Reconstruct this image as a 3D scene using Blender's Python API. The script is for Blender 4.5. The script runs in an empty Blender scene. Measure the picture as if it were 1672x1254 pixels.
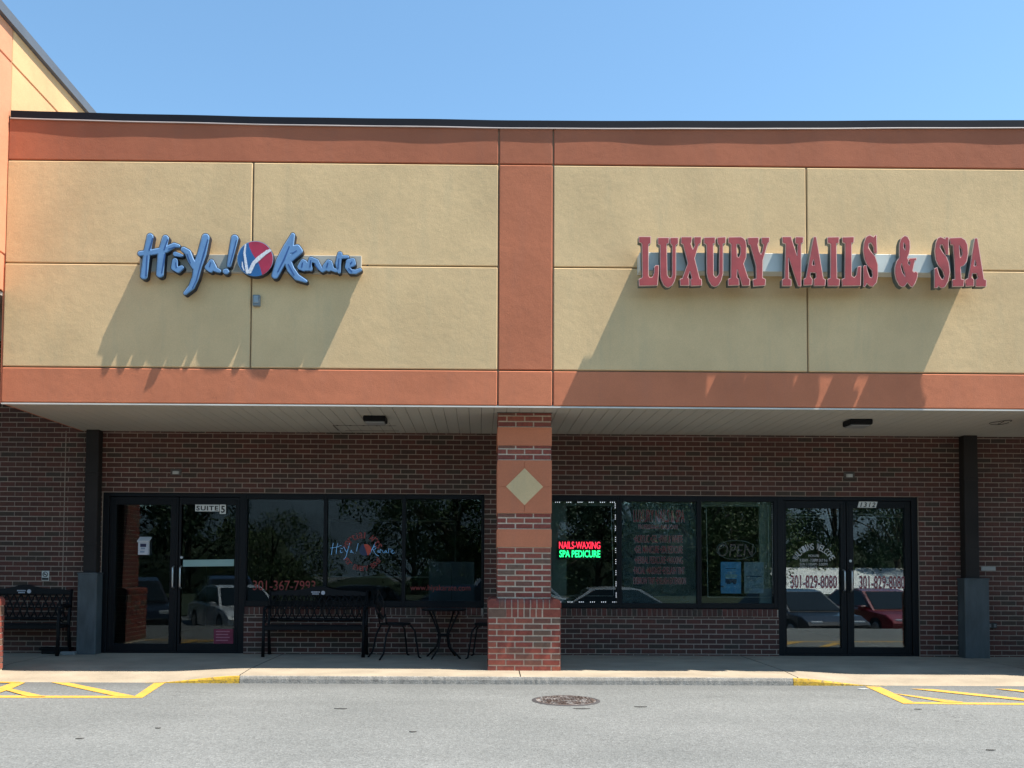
import bpy, math, random
import numpy as np
from mathutils import Vector, Matrix
R = math.radians
scene = bpy.context.scene
col = scene.collection
rnd = random.Random(7)

# ------------------------------------------------------------------ camera
F = 1400.0; CX, CY = 796.0, 871.0                      # focal length and optical centre, in photo pixels
PITCH, YAW, ROLL = R(2.2), R(.5), R(.30)
CAM = np.array([0, -11.7, 1.30])
_f = np.array([math.sin(YAW)*math.cos(PITCH), math.cos(YAW)*math.cos(PITCH), math.sin(PITCH)])
_r0 = np.array([math.cos(YAW), -math.sin(YAW), 0.0]); _u0 = np.cross(_r0, _f)
_r = _r0*math.cos(ROLL) + _u0*math.sin(ROLL); _u = _u0*math.cos(ROLL) - _r0*math.sin(ROLL)
def W(px, py, Y=0.0):                                  # photo point -> (x, z) on the upright plane y = Y
    d = _f + _r*(px-CX)/F - _u*(py-CY)/F; t = (Y-CAM[1])/d[1]; p = CAM + d*t
    return float(p[0]), float(p[2])
def G(px, py, Z=0.0):                                  # photo point -> (x, y) on the level plane z = Z
    d = _f + _r*(px-CX)/F - _u*(py-CY)/F; t = (Z-CAM[2])/d[2]; p = CAM + d*t
    return float(p[0]), float(p[1])
def WR(x0, y0, x1, y1, Y):                             # photo rectangle -> xa, xb, za, zb on plane y = Y
    a = W(x0, (y0+y1)/2, Y)[0]; b = W(x1, (y0+y1)/2, Y)[0]
    zb = W((x0+x1)/2, y0, Y)[1]; za = W((x0+x1)/2, y1, Y)[1]
    return a, b, za, zb
cd = bpy.data.cameras.new("camera"); cam = bpy.data.objects.new("camera", cd); col.objects.link(cam)
cam.matrix_world = Matrix(((_r[0], _u[0], -_f[0], CAM[0]), (_r[1], _u[1], -_f[1], CAM[1]), (_r[2], _u[2], -_f[2], CAM[2]), (0, 0, 0, 1)))
cd.sensor_fit = 'HORIZONTAL'; cd.sensor_width = 36; cd.lens = F/1672*36
cd.shift_x = (836-CX)/1672; cd.shift_y = (CY-627)/1672
cd.clip_start = .05; cd.clip_end = 3000
scene.camera = cam

# ------------------------------------------------------------------ light
SUN = Vector((.45, -.128, 1.0)).normalized()            # towards the sun
elev = math.asin(SUN.z); rot = math.atan2(SUN.x, SUN.y)
world = bpy.data.worlds.new("World"); scene.world = world; world.use_nodes = True
nt = world.node_tree; nt.nodes.clear()
sky = nt.nodes.new('ShaderNodeTexSky'); sky.sky_type = 'NISHITA'; sky.sun_disc = False
sky.sun_elevation = elev; sky.sun_rotation = rot; sky.altitude = 100; sky.air_density = 1.0; sky.dust_density = .25; sky.ozone_density = 2.2
bg = nt.nodes.new('ShaderNodeBackground'); bg.inputs[1].default_value = .115
wo = nt.nodes.new('ShaderNodeOutputWorld'); tint = nt.nodes.new('ShaderNodeMix'); tint.data_type = 'RGBA'; tint.blend_type = 'MULTIPLY'; tint.inputs[0].default_value = 1; tint.inputs[7].default_value = (.84, 1.0, .96, 1)
nt.links.new(sky.outputs[0], tint.inputs[6]); nt.links.new(tint.outputs[2], bg.inputs[0]); nt.links.new(bg.outputs[0], wo.inputs[0])
sd = bpy.data.lights.new("sun", 'SUN'); sd.energy = 4.7; sd.angle = R(.5); sd.color = (1, .93, .82)
sun = bpy.data.objects.new("sun", sd); col.objects.link(sun); sun.rotation_euler = SUN.to_track_quat('Z', 'Y').to_euler(); sun.location = (5, -5, 20)
scene.view_settings.view_transform = 'Standard'; scene.view_settings.look = 'None'
scene.view_settings.exposure = 1.20; scene.view_settings.gamma = 1
try:
    scene.cycles.max_bounces = 8; scene.cycles.transparent_max_bounces = 16; scene.cycles.glossy_bounces = 4
    scene.cycles.sample_clamp_indirect = 6
except Exception: pass

# ------------------------------------------------------------------ materials
def nodes(name):
    m = bpy.data.materials.new(name); m.use_nodes = True; t = m.node_tree; t.nodes.clear()
    o = t.nodes.new('ShaderNodeOutputMaterial'); return m, t, o
def N(t, kind, **kw):
    n = t.nodes.new(kind)
    for k, v in kw.items():
        if hasattr(n, k): setattr(n, k, v)
        else: n.inputs[k.replace('_', ' ')].default_value = v
    return n
def ramp(t, src, stops, interp='LINEAR'):
    r = t.nodes.new('ShaderNodeValToRGB'); r.color_ramp.interpolation = interp
    e = r.color_ramp.elements
    while len(e) > 1: e.remove(e[-1])
    e[0].position = stops[0][0]; e[0].color = (*stops[0][1], 1)
    for p, c in stops[1:]:
        x = e.new(p); x.color = (*c, 1)
    t.links.new(src, r.inputs[0]); return r.outputs[0]
def mix(t, fac, a, b, mode='MIX'):
    m = t.nodes.new('ShaderNodeMix'); m.data_type = 'RGBA'; m.blend_type = mode
    for s, v in ((0, fac), (6, a), (7, b)):
        if isinstance(v, (int, float)): m.inputs[s].default_value = v
        elif isinstance(v, tuple): m.inputs[s].default_value = (*v[:3], 1)
        else: t.links.new(v, m.inputs[s])
    return m.outputs[2]
def tex(t, scale=(1, 1, 1), uv=False):
    c = t.nodes.new('ShaderNodeTexCoord'); mp = t.nodes.new('ShaderNodeMapping'); mp.inputs['Scale'].default_value = scale
    t.links.new(c.outputs['UV' if uv else 'Object'], mp.inputs[0]); return mp.outputs[0]
def noise(t, vec, scale, detail=4, rough=.55):
    n = N(t, 'ShaderNodeTexNoise', Scale=scale, Detail=detail, Roughness=rough); t.links.new(vec, n.inputs['Vector']); return n.outputs[0]
def g3(v): return (v, v, v)
def M(name, c, rough=.6, metal=0, var=.12, vs=2.5, bump=0, bs=60, stretch=(1, 1, 1), emit=0, coat=0, fine=0, spec=.5):
    m, t, o = nodes(name); p = t.nodes.new('ShaderNodeBsdfPrincipled'); t.links.new(p.outputs[0], o.inputs[0])
    p.inputs['Roughness'].default_value = rough; p.inputs['Metallic'].default_value = metal
    p.inputs['Specular IOR Level'].default_value = spec
    if coat: p.inputs['Coat Weight'].default_value = coat
    v = tex(t, stretch)
    cc = mix(t, 1.0, c, ramp(t, noise(t, v, vs, 5), [(.3, g3(1-var)), (.7, g3(1+var))]), 'MULTIPLY')
    if fine: cc = mix(t, 1.0, cc, ramp(t, noise(t, v, bs, 2), [(.3, g3(1-fine)), (.7, g3(1+fine))]), 'MULTIPLY')
    t.links.new(cc, p.inputs['Base Color'])
    if bump:
        b = N(t, 'ShaderNodeBump', Strength=1.0, Distance=bump); t.links.new(noise(t, tex(t), bs, 3, .6), b.inputs['Height']); t.links.new(b.outputs[0], p.inputs['Normal'])
    if emit:
        t.links.new(cc, p.inputs['Emission Color']); p.inputs['Emission Strength'].default_value = emit
    return m
def stucco(name, c, stain):
    m, t, o = nodes(name); p = t.nodes.new('ShaderNodeBsdfPrincipled'); t.links.new(p.outputs[0], o.inputs[0])
    p.inputs['Roughness'].default_value = .93
    v = tex(t)
    cc = mix(t, 1.0, c, ramp(t, noise(t, v, 1.1, 6, .6), [(.3, g3(.88)), (.7, g3(1.1))]), 'MULTIPLY')
    streak = ramp(t, noise(t, tex(t, (5, 5, .7)), 1.0, 6, .65), [(.52, g3(0)), (.78, g3(.42))])      # faint mildew running down
    blot = ramp(t, noise(t, v, 4.5, 8, .7), [(.54, g3(0)), (.76, g3(.35))])
    cc = mix(t, streak, cc, stain); cc = mix(t, blot, cc, tuple(a*.5+b*.5 for a, b in zip(c, stain)))
    cc = mix(t, 1.0, cc, ramp(t, noise(t, v, 110, 2), [(.3, g3(.93)), (.7, g3(1.07))]), 'MULTIPLY')
    t.links.new(cc, p.inputs['Base Color'])
    b1 = N(t, 'ShaderNodeBump', Strength=.7, Distance=.0022); t.links.new(noise(t, v, 85, 4, .7), b1.inputs['Height'])
    b2 = N(t, 'ShaderNodeBump', Strength=.6, Distance=.0045); t.links.new(noise(t, v, 9, 3, .5), b2.inputs['Height'])
    t.links.new(b2.outputs[0], b1.inputs['Normal']); t.links.new(b1.outputs[0], p.inputs['Normal'])
    return m
def island_brick(name, cols, dust=(.13, .11, .095)):
    m, t, o = nodes(name); p = t.nodes.new('ShaderNodeBsdfPrincipled'); t.links.new(p.outputs[0], o.inputs[0])
    p.inputs['Roughness'].default_value = .88
    g = t.nodes.new('ShaderNodeNewGeometry'); n = len(cols)
    cc = ramp(t, g.outputs['Random Per Island'], [(i/n, c) for i, c in enumerate(cols)], 'CONSTANT')
    v = tex(t)
    cc = mix(t, 1.0, cc, ramp(t, noise(t, v, 28, 5, .7), [(.3, g3(.72)), (.7, g3(1.28))]), 'MULTIPLY')
    cc = mix(t, ramp(t, noise(t, v, 1.3, 5, .6), [(.5, g3(0)), (.8, g3(.30))]), cc, dust)
    t.links.new(cc, p.inputs['Base Color'])
    b = N(t, 'ShaderNodeBump', Strength=.7, Distance=.0025); t.links.new(noise(t, v, 130, 4, .7), b.inputs['Height']); t.links.new(b.outputs[0], p.inputs['Normal'])
    return m
def glass(name, refl, tint):
    m, t, o = nodes(name)
    tr = N(t, 'ShaderNodeBsdfTransparent'); tr.inputs[0].default_value = (*tint, 1)
    gl = N(t, 'ShaderNodeBsdfGlossy', Roughness=0.0); gl.inputs[0].default_value = (.9, .97, 1, 1)
    fr = N(t, 'ShaderNodeFresnel', IOR=1.45); ad = N(t, 'ShaderNodeMath', operation='ADD'); ad.inputs[1].default_value = refl
    t.links.new(fr.outputs[0], ad.inputs[0]); mx = t.nodes.new('ShaderNodeMixShader')
    b = N(t, 'ShaderNodeBump', Strength=.05, Distance=.004); t.links.new(noise(t, tex(t), .9, 0), b.inputs['Height']); t.links.new(b.outputs[0], gl.inputs['Normal'])
    t.links.new(ad.outputs[0], mx.inputs[0]); t.links.new(tr.outputs[0], mx.inputs[1]); t.links.new(gl.outputs[0], mx.inputs[2]); t.links.new(mx.outputs[0], o.inputs[0])
    return m
def film(name, c, alpha):
    m, t, o = nodes(name); d = N(t, 'ShaderNodeBsdfDiffuse'); v = tex(t)
    t.links.new(mix(t, 1.0, c, ramp(t, noise(t, v, 3, 5), [(.3, g3(.7)), (.7, g3(1.3))]), 'MULTIPLY'), d.inputs[0])
    tr = N(t, 'ShaderNodeBsdfTransparent'); mx = t.nodes.new('ShaderNodeMixShader'); mx.inputs[0].default_value = alpha
    t.links.new(tr.outputs[0], mx.inputs[1]); t.links.new(d.outputs[0], mx.inputs[2]); t.links.new(mx.outputs[0], o.inputs[0])
    return m
def asphalt_mat():
    m, t, o = nodes("aged_asphalt"); p = t.nodes.new('ShaderNodeBsdfPrincipled'); t.links.new(p.outputs[0], o.inputs[0]); p.inputs['Roughness'].default_value = .9
    v = tex(t)
    vo = N(t, 'ShaderNodeTexVoronoi', Scale=75.0); t.links.new(v, vo.inputs['Vector'])
    base = ramp(t, noise(t, v, .55, 6, .6), [(.3, (.128, .134, .132)), (.7, (.163, .169, .166))])
    cc = mix(t, 1.0, base, ramp(t, vo.outputs['Color'], [(.0, g3(.72)), (.5, g3(1.0)), (.85, g3(1.14)), (1.0, g3(1.6))]), 'MULTIPLY')
    cc = mix(t, 1.0, cc, ramp(t, noise(t, v, 26, 5, .8), [(.3, g3(.78)), (.7, g3(1.2))]), 'MULTIPLY')
    cc = mix(t, ramp(t, noise(t, tex(t, (1, 3, 1)), 1.6, 6, .75), [(.60, g3(0)), (.72, g3(.5))]), cc, (.09, .09, .09))
    lane = ramp(t, noise(t, tex(t, (.12, 1.1, 1)), 1.0, 3), [(.35, g3(.93)), (.65, g3(1.06))]); cc = mix(t, 1.0, cc, lane, 'MULTIPLY')      # worn wheel lanes along the shops
    spot = ramp(t, noise(t, v, 3.1, 3, .5), [(.70, g3(0)), (.78, g3(.45))]); cc = mix(t, spot, cc, (.07, .07, .07))
    # a few short dark cracks
    mu = N(t, 'ShaderNodeTexNoise', Scale=2.1, Detail=6, Roughness=.6); t.links.new(tex(t, (.35, 1.6, 1)), mu.inputs['Vector'])
    crack = ramp(t, mu.outputs[0], [(.494, g3(0)), (.5, g3(1)), (.506, g3(0))])
    gate = ramp(t, noise(t, v, .9, 3), [(.60, g3(0)), (.66, g3(.8))])
    cc = mix(t, mix(t, 1.0, crack, gate, 'MULTIPLY'), cc, (.03, .03, .03))
    # dirt strip along the kerb
    sx = N(t, 'ShaderNodeSeparateXYZ'); t.links.new(v, sx.inputs[0]); 
    dn = N(t, 'ShaderNodeMath', operation='ADD'); t.links.new(sx.outputs[1], dn.inputs[0]); 
    nn = N(t, 'ShaderNodeMath', operation='MULTIPLY'); t.links.new(noise(t, v, 3, 4), nn.inputs[0]); nn.inputs[1].default_value = .35; t.links.new(nn.outputs[0], dn.inputs[1])
    cc = mix(t, ramp(t, N_map(t, dn.outputs[0], -2.45, -1.95), [(0, g3(0)), (1, g3(.55))]), cc, (.085, .088, .088))
    t.links.new(cc, p.inputs['Base Color'])
    b = N(t, 'ShaderNodeBump', Strength=.8, Distance=.006); t.links.new(vo.outputs['Distance'], b.inputs['Height'])
    b2 = N(t, 'ShaderNodeBump', Strength=.6, Distance=.004); t.links.new(noise(t, v, 160, 3, .7), b2.inputs['Height'])
    t.links.new(b.outputs[0], b2.inputs['Normal']); t.links.new(b2.outputs[0], p.inputs['Normal'])
    return m
def N_map(t, src, a, b):
    n = t.nodes.new('ShaderNodeMapRange'); n.inputs['From Min'].default_value = a; n.inputs['From Max'].default_value = b; t.links.new(src, n.inputs['Value']); return n.outputs[0]
def worn_paint(name, c, under, amount=.5):
    m, t, o = nodes(name); p = t.nodes.new('ShaderNodeBsdfPrincipled'); t.links.new(p.outputs[0], o.inputs[0]); p.inputs['Roughness'].default_value = .75
    v = tex(t); f = ramp(t, noise(t, v, 30, 6, .8), [(amount, g3(0)), (amount+.1, g3(1))])
    cc = mix(t, f, mix(t, 1.0, c, ramp(t, noise(t, v, 3, 4), [(.3, g3(.85)), (.7, g3(1.1))]), 'MULTIPLY'), under)
    t.links.new(cc, p.inputs['Base Color'])
    b = N(t, 'ShaderNodeBump', Strength=.8, Distance=.008); t.links.new(noise(t, v, 22, 5, .7), b.inputs['Height']); t.links.new(b.outputs[0], p.inputs['Normal'])
    return m

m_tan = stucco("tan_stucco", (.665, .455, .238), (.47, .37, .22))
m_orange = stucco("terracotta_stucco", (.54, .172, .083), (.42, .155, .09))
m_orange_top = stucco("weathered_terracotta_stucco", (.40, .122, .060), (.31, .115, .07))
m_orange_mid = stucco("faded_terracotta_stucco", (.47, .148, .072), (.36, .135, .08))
m_wingtan = stucco("pale_peach_stucco", (.66, .39, .19), (.52, .31, .16))
m_wingorange = stucco("peach_stucco", (.64, .27, .145), (.5, .21, .12))
m_coping = M("dark_metal_coping", (.004, .005, .010), .7, 0, .1, spec=.25)
m_copgrey = M("grey_metal_coping", (.10, .11, .13), .5, 0, .1)
m_drip = M("pale_metal_drip_edge", (.42, .36, .34), .5)
m_wb = island_brick("shaded_wall_brick", [(.078, .026, .018), (.066, .023, .017), (.085, .029, .020), (.052, .025, .018), (.072, .024, .017), (.060, .022, .016), (.092, .028, .020), (.045, .028, .019), (.074, .027, .019)], (.06, .045, .04))  # same brick as the pillars, with the canopy shade put into a darker colour
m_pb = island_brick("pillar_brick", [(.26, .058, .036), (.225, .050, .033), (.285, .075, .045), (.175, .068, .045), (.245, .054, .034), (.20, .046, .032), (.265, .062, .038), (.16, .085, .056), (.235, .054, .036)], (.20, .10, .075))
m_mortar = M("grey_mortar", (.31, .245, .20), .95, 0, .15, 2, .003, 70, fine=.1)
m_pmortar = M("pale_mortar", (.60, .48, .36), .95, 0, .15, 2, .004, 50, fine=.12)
m_soffit = M("beige_soffit_board", (.39, .365, .315), .6, 0, .07, 1)
m_white = M("off_white_trim", (.62, .58, .52), .6, 0, .1)
m_frame = M("dark_bronze_frame", (.004, .005, .0065), .5, 0, .15, 3, spec=.18)
m_bronze = M("brown_downspout_paint", (.022, .018, .017), .7, 0, .2, 2, spec=.2)
m_galv = M("galvanised_steel", (.06, .072, .078), .65, .1, .3, 5, stretch=(2, 2, .6))
m_steel = M("brushed_steel", (.45, .45, .45), .35, .8, .05)
m_black = M("black_cast_iron", (.004, .004, .005), .6, 0, .2, 8, spec=.2)
m_glass = glass("storefront_glass", -.006, (.80, .86, .85))
m_glassd = glass("door_glass", -.004, (.80, .86, .85))
m_glassw = glass("salon_window_glass", .02, (.80, .86, .85))
m_glassn = glass("salon_door_glass", .055, (.78, .84, .83))
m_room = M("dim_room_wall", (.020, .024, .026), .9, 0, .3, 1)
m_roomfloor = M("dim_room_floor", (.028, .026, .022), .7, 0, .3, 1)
m_return = M("grey_green_window_return", (.16, .18, .155), .8, 0, .12, 3)
m_conc = M("sunbleached_concrete", (.285, .236, .174), .92, 0, .16, 2.2, .0025, 60, stretch=(1, 1.6, 1), fine=.10)
m_kerb = M("exposed_aggregate_kerb", (.25, .235, .21), .95, 0, .22, 12, .0045, 90, fine=.3)
m_ykerb = worn_paint("chipped_yellow_kerb_paint", (.55, .33, .025), (.16, .12, .06), .52)
m_yline = worn_paint("worn_yellow_line_paint", (.56, .31, .04), (.16, .15, .13), .54)
m_asph = asphalt_mat()
m_joint = M("dark_joint", (.05, .045, .04), .95)
m_can = M("weathered_letter_return", (.075, .095, .088), .6, 0, .25, 6)
m_red = M("faded_red_acrylic", (.34, .042, .042), .5, 0, .18, 4, stretch=(1, 1, 1.5))
m_trim = M("faded_pink_trim", (.80, .50, .42), .4, 0, .1)
m_race = M("pale_raceway", (.60, .62, .58), .5, 0, .1, 2)
m_racek = M("beige_raceway", (.40, .37, .31), .6, 0, .1, 2)
m_blue = M("faded_blue_acrylic", (.115, .24, .44), .6, 0, .10, 10)
m_bluetrim = M("pale_blue_trim", (.30, .42, .56), .4)
m_navy = M("navy_letter_return", (.012, .015, .028), .5)
m_rblue = M("roundel_blue", (.018, .10, .27), .35, 0, .15, 8)
m_rred = M("roundel_crimson", (.36, .018, .05), .35, 0, .15, 8)
m_paint = M("brushed_white_paint", (.62, .62, .66), .5, 0, .2, 40)
m_blk = M("black_vinyl", (.008, .008, .008), .6)
m_whitev = M("white_vinyl", (.55, .55, .52), .6, 0, .06)
m_decred = M("dull_red_vinyl", (.22, .028, .022), .6, 0, .2, 20)
m_declight = M("pale_blue_vinyl", (.22, .50, .85), .6, 0, .2, 20)
m_decor = M("orange_red_vinyl", (.42, .05, .025), .6, 0, .2, 20)
m_ledr = M("red_led", (1.0, .02, .05), .5, emit=2.2, var=.3, vs=60)
m_ledg = M("green_led", (.02, 1.0, .25), .5, emit=1.6, var=.3, vs=60)
m_ledw = M("white_led", (.85, .92, 1.0), .5, emit=.38, var=0)
m_tubes = M("unlit_neon_tube", (.16, .09, .10), .3)
m_tubesg = M("unlit_grey_neon_tube", (.12, .13, .14), .3)

# ------------------------------------------------------------------ mesh building
def tagp(o, label=None, cat=None, group=None, kind=None):
    if label: o['label'] = label
    if cat: o['category'] = cat
    if group: o['group'] = group
    if kind: o['kind'] = kind
    return o
def root_of(p):
    while p.parent: p = p.parent
    return p
def empty(name, loc, label, cat, group=None):
    o = bpy.data.objects.new(name, None); col.objects.link(o); o.location = loc; o.empty_display_size = .1
    return tagp(o, label, cat, group)
def link(name, me, parent=None, origin=None):
    """vertices are in world space; origin moves to the thing's base"""
    o = bpy.data.objects.new(name, me); col.objects.link(o)
    if parent is not None:
        org = root_of(parent).location.copy(); o.parent = parent
    else:
        org = Vector(origin) if origin is not None else Vector((0, 0, 0)); o.location = org
    me.transform(Matrix.Translation(-org)); me.update(); return o
class MB:
    def __init__(s): s.v = []; s.f = []; s.m = []; s.sm = []
    def add(s, vs, fs, mat=0, smooth=False):
        k = len(s.v); s.v += [tuple(v) for v in vs]
        for f in fs: s.f.append([i+k for i in f]); s.m.append(mat); s.sm.append(smooth)
    def box(s, x0, x1, y0, y1, z0, z1, mat=0):
        s.add([(x0, y0, z0), (x1, y0, z0), (x1, y1, z0), (x0, y1, z0), (x0, y0, z1), (x1, y0, z1), (x1, y1, z1), (x0, y1, z1)],
              [(0, 3, 2, 1), (4, 5, 6, 7), (0, 1, 5, 4), (1, 2, 6, 5), (2, 3, 7, 6), (3, 0, 4, 7)], mat)
    def cbox(s, x0, x1, y0, y1, z0, z1, b, mat=0):     # box with all edges chamfered by b (convex hull points)
        V = []
        xs, ys, zs = (x0, x1), (y0, y1), (z0, z1)
        for i in (0, 1):
            for j in (0, 1):
                for k in (0, 1):
                    X, Y, Z = xs[i], ys[j], zs[k]; ix = b if i == 0 else -b; iy = b if j == 0 else -b; iz = b if k == 0 else -b
                    V += [(X, Y+iy, Z+iz), (X+ix, Y, Z+iz), (X+ix, Y+iy, Z)]
        n = lambda i, j, k, a: (i*4+j*2+k)*3+a
        Fs = []
        for i in (0, 1):
            q = [n(i, 0, 0, 0), n(i, 1, 0, 0), n(i, 1, 1, 0), n(i, 0, 1, 0)]; Fs.append(q if i else q[::-1])
            q = [n(0, i, 0, 1), n(0, i, 1, 1), n(1, i, 1, 1), n(1, i, 0, 1)]; Fs.append(q if i else q[::-1])
            q = [n(0, 0, i, 2), n(1, 0, i, 2), n(1, 1, i, 2), n(0, 1, i, 2)]; Fs.append(q if i else q[::-1])
        for a in (0, 1):
            for c in (0, 1):
                Fs.append([n(0, a, c, 1), n(1, a, c, 1), n(1, a, c, 2), n(0, a, c, 2)])
                Fs.append([n(a, 0, c, 0), n(a, 1, c, 0), n(a, 1, c, 2), n(a, 0, c, 2)])
                Fs.append([n(a, c, 0, 0), n(a, c, 1, 0), n(a, c, 1, 1), n(a, c, 0, 1)])
                for k in (0, 1): Fs.append([n(a, c, k, 0), n(a, c, k, 1), n(a, c, k, 2)])
        s.add(V, Fs, mat); s.fix = True
    def tube(s, pts, r, n=8, mat=0, cap=True, smooth=True, flat=1.0):
        P = [Vector(p) for p in pts]; rr = r if isinstance(r, (list, tuple)) else [r]*len(P)
        base = len(s.v); up = None; rings = []
        for i, p in enumerate(P):
            d = (P[min(i+1, len(P)-1)] - P[max(i-1, 0)]).normalized()
            if up is None: up = d.orthogonal().normalized()
            up = (up - d*up.dot(d)); up = up.normalized() if up.length > 1e-6 else d.orthogonal().normalized()
            si = d.cross(up)
            rings.append([p + (up*math.cos(a) + si*math.sin(a)*flat)*rr[i] for a in [2*math.pi*k/n for k in range(n)]])
        vs = [v for q in rings for v in q]; fs = []
        for i in range(len(P)-1):
            for k in range(n): fs.append((i*n+k, i*n+(k+1) % n, (i+1)*n+(k+1) % n, (i+1)*n+k))
        if cap: fs.append(tuple(range(n))[::-1]); fs.append(tuple((len(P)-1)*n+k for k in range(n)))
        s.add(vs, fs, mat, smooth)
    def cyl(s, c, r0, r1, h, n=24, axis='z', mat=0, smooth=True):
        c = Vector(c); ax = {'x': (Vector((0, 1, 0)), Vector((0, 0, 1)), Vector((1, 0, 0))), 'y': (Vector((0, 0, 1)), Vector((1, 0, 0)), Vector((0, 1, 0))), 'z': (Vector((1, 0, 0)), Vector((0, 1, 0)), Vector((0, 0, 1)))}[axis]
        a = [c + (ax[0]*math.cos(t)+ax[1]*math.sin(t))*r0 for t in [2*math.pi*k/n for k in range(n)]]
        b = [c + ax[2]*h + (ax[0]*math.cos(t)+ax[1]*math.sin(t))*r1 for t in [2*math.pi*k/n for k in range(n)]]
        s.add(a+b, [(k, (k+1) % n, n+(k+1) % n, n+k) for k in range(n)], mat, smooth)
        s.add(a, [tuple(range(n))[::-1]], mat); s.add(b, [tuple(range(n))], mat)
    def prism(s, prof, x0, x1, mat=0, smooth=False):   # profile (y, z) pushed along x
        n = len(prof); vs = [(x0, y, z) for y, z in prof] + [(x1, y, z) for y, z in prof]
        s.add(vs, [(k, (k+1) % n, n+(k+1) % n, n+k) for k in range(n)], mat, smooth); s.add(vs[:n], [tuple(range(n))[::-1]], mat); s.add(vs[n:], [tuple(range(n))], mat)
    def build(s, name, mats, parent=None, origin=None):
        me = bpy.data.meshes.new(name); me.from_pydata(s.v, [], s.f)
        for m in (mats if isinstance(mats, (list, tuple)) else [mats]): me.materials.append(m)
        me.polygons.foreach_set('material_index', s.m); me.polygons.foreach_set('use_smooth', s.sm)
        me.validate(); me.update()
        import bmesh
        bm = bmesh.new(); bm.from_mesh(me); bmesh.ops.recalc_face_normals(bm, faces=bm.faces[:]); bm.to_mesh(me); bm.free()
        return link(name, me, parent, origin)

def bricks(mb, u0, u1, z0, z1, plane, axis, sgn, bw, bh, mo, holes=(), phase=0.0, zphase=None, proud=.006):
    """real bricks standing proud of a mortar bed; axis 'x': wall along x facing sgn*y, axis 'y': wall along y facing sgn*x"""
    zp = z0 if zphase is None else zphase
    r0 = int(math.floor((z0-zp)/bh))-1; row = r0
    while zp + row*bh < z1:
        a = max(zp+row*bh+mo/2, z0); b = min(zp+(row+1)*bh-mo/2, z1); off = phase + (bw/2 if row % 2 else 0)
        if b-a > .008:
            k = int(math.floor((u0-off)/bw))-1
            while off + k*bw < u1:
                segs = [(max(off+k*bw+mo/2, u0), min(off+(k+1)*bw-mo/2, u1))]
                for (ha, hb, hz0, hz1) in holes:
                    if b > hz0+.004 and a < hz1-.004:
                        nx = []
                        for p, q in segs:
                            if q <= ha or p >= hb: nx.append((p, q)); continue
                            if p < ha: nx.append((p, ha))
                            if q > hb: nx.append((hb, q))
                        segs = nx
                cut = [(max(off+k*bw+mo/2, ha), min(off+(k+1)*bw-mo/2, hb), a, hz0-mo/2) for (ha, hb, hz0, hz1) in holes if a < hz0-.012 and b > hz0+.004]
                for p, q, a_, b_ in [(p, q, a, b) for p, q in segs]+[c for c in cut if c[1] > c[0]]:
                    if q-p > .012:
                        j = [rnd.uniform(-.0012, .0012) for _ in range(5)]; pr = proud + rnd.uniform(-.0015, .0015)
                        A, B = plane, plane + sgn*pr
                        if axis == 'x': mb.box(p+j[0], q+j[1], min(A, B), max(A, B), a_+j[2], b_+j[3])
                        else: mb.box(min(A, B), max(A, B), p+j[0], q+j[1], a_+j[2], b_+j[3])
                k += 1
        row += 1

# ---- outlines: signed distance on a grid -> closed contours -> solid letter
def sdf_grid(x0, x1, y0, y1, h):
    xs = np.arange(x0, x1+h, h); ys = np.arange(y0, y1+h, h); return np.meshgrid(xs, ys)
def sd_stroke(X, Y, pts):
    D = np.full(X.shape, 1e9)
    for (ax, ay, ar), (bx, by, br) in zip(pts[:-1], pts[1:]):
        dx, dy = bx-ax, by-ay; L = dx*dx+dy*dy+1e-9; t = np.clip(((X-ax)*dx+(Y-ay)*dy)/L, 0, 1)
        D = np.minimum(D, np.hypot(X-ax-t*dx, Y-ay-t*dy) - (ar+(br-ar)*t))
    return D
def sd_poly(X, Y, loops):
    D = np.full(X.shape, 1e9); inside = np.zeros(X.shape, bool)
    for lp in loops:
        n = len(lp)
        for i in range(n):
            ax, ay = lp[i]; bx, by = lp[(i+1) % n]; dx, dy = bx-ax, by-ay; L = dx*dx+dy*dy+1e-9
            t = np.clip(((X-ax)*dx+(Y-ay)*dy)/L, 0, 1); D = np.minimum(D, np.hypot(X-ax-t*dx, Y-ay-t*dy))
            c = ((ay > Y) != (by > Y)); xx = ax + (Y-ay)*dx/(dy if abs(dy) > 1e-9 else 1e-9); inside ^= (c & (X < xx))
    return np.where(inside, -D, D)
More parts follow.
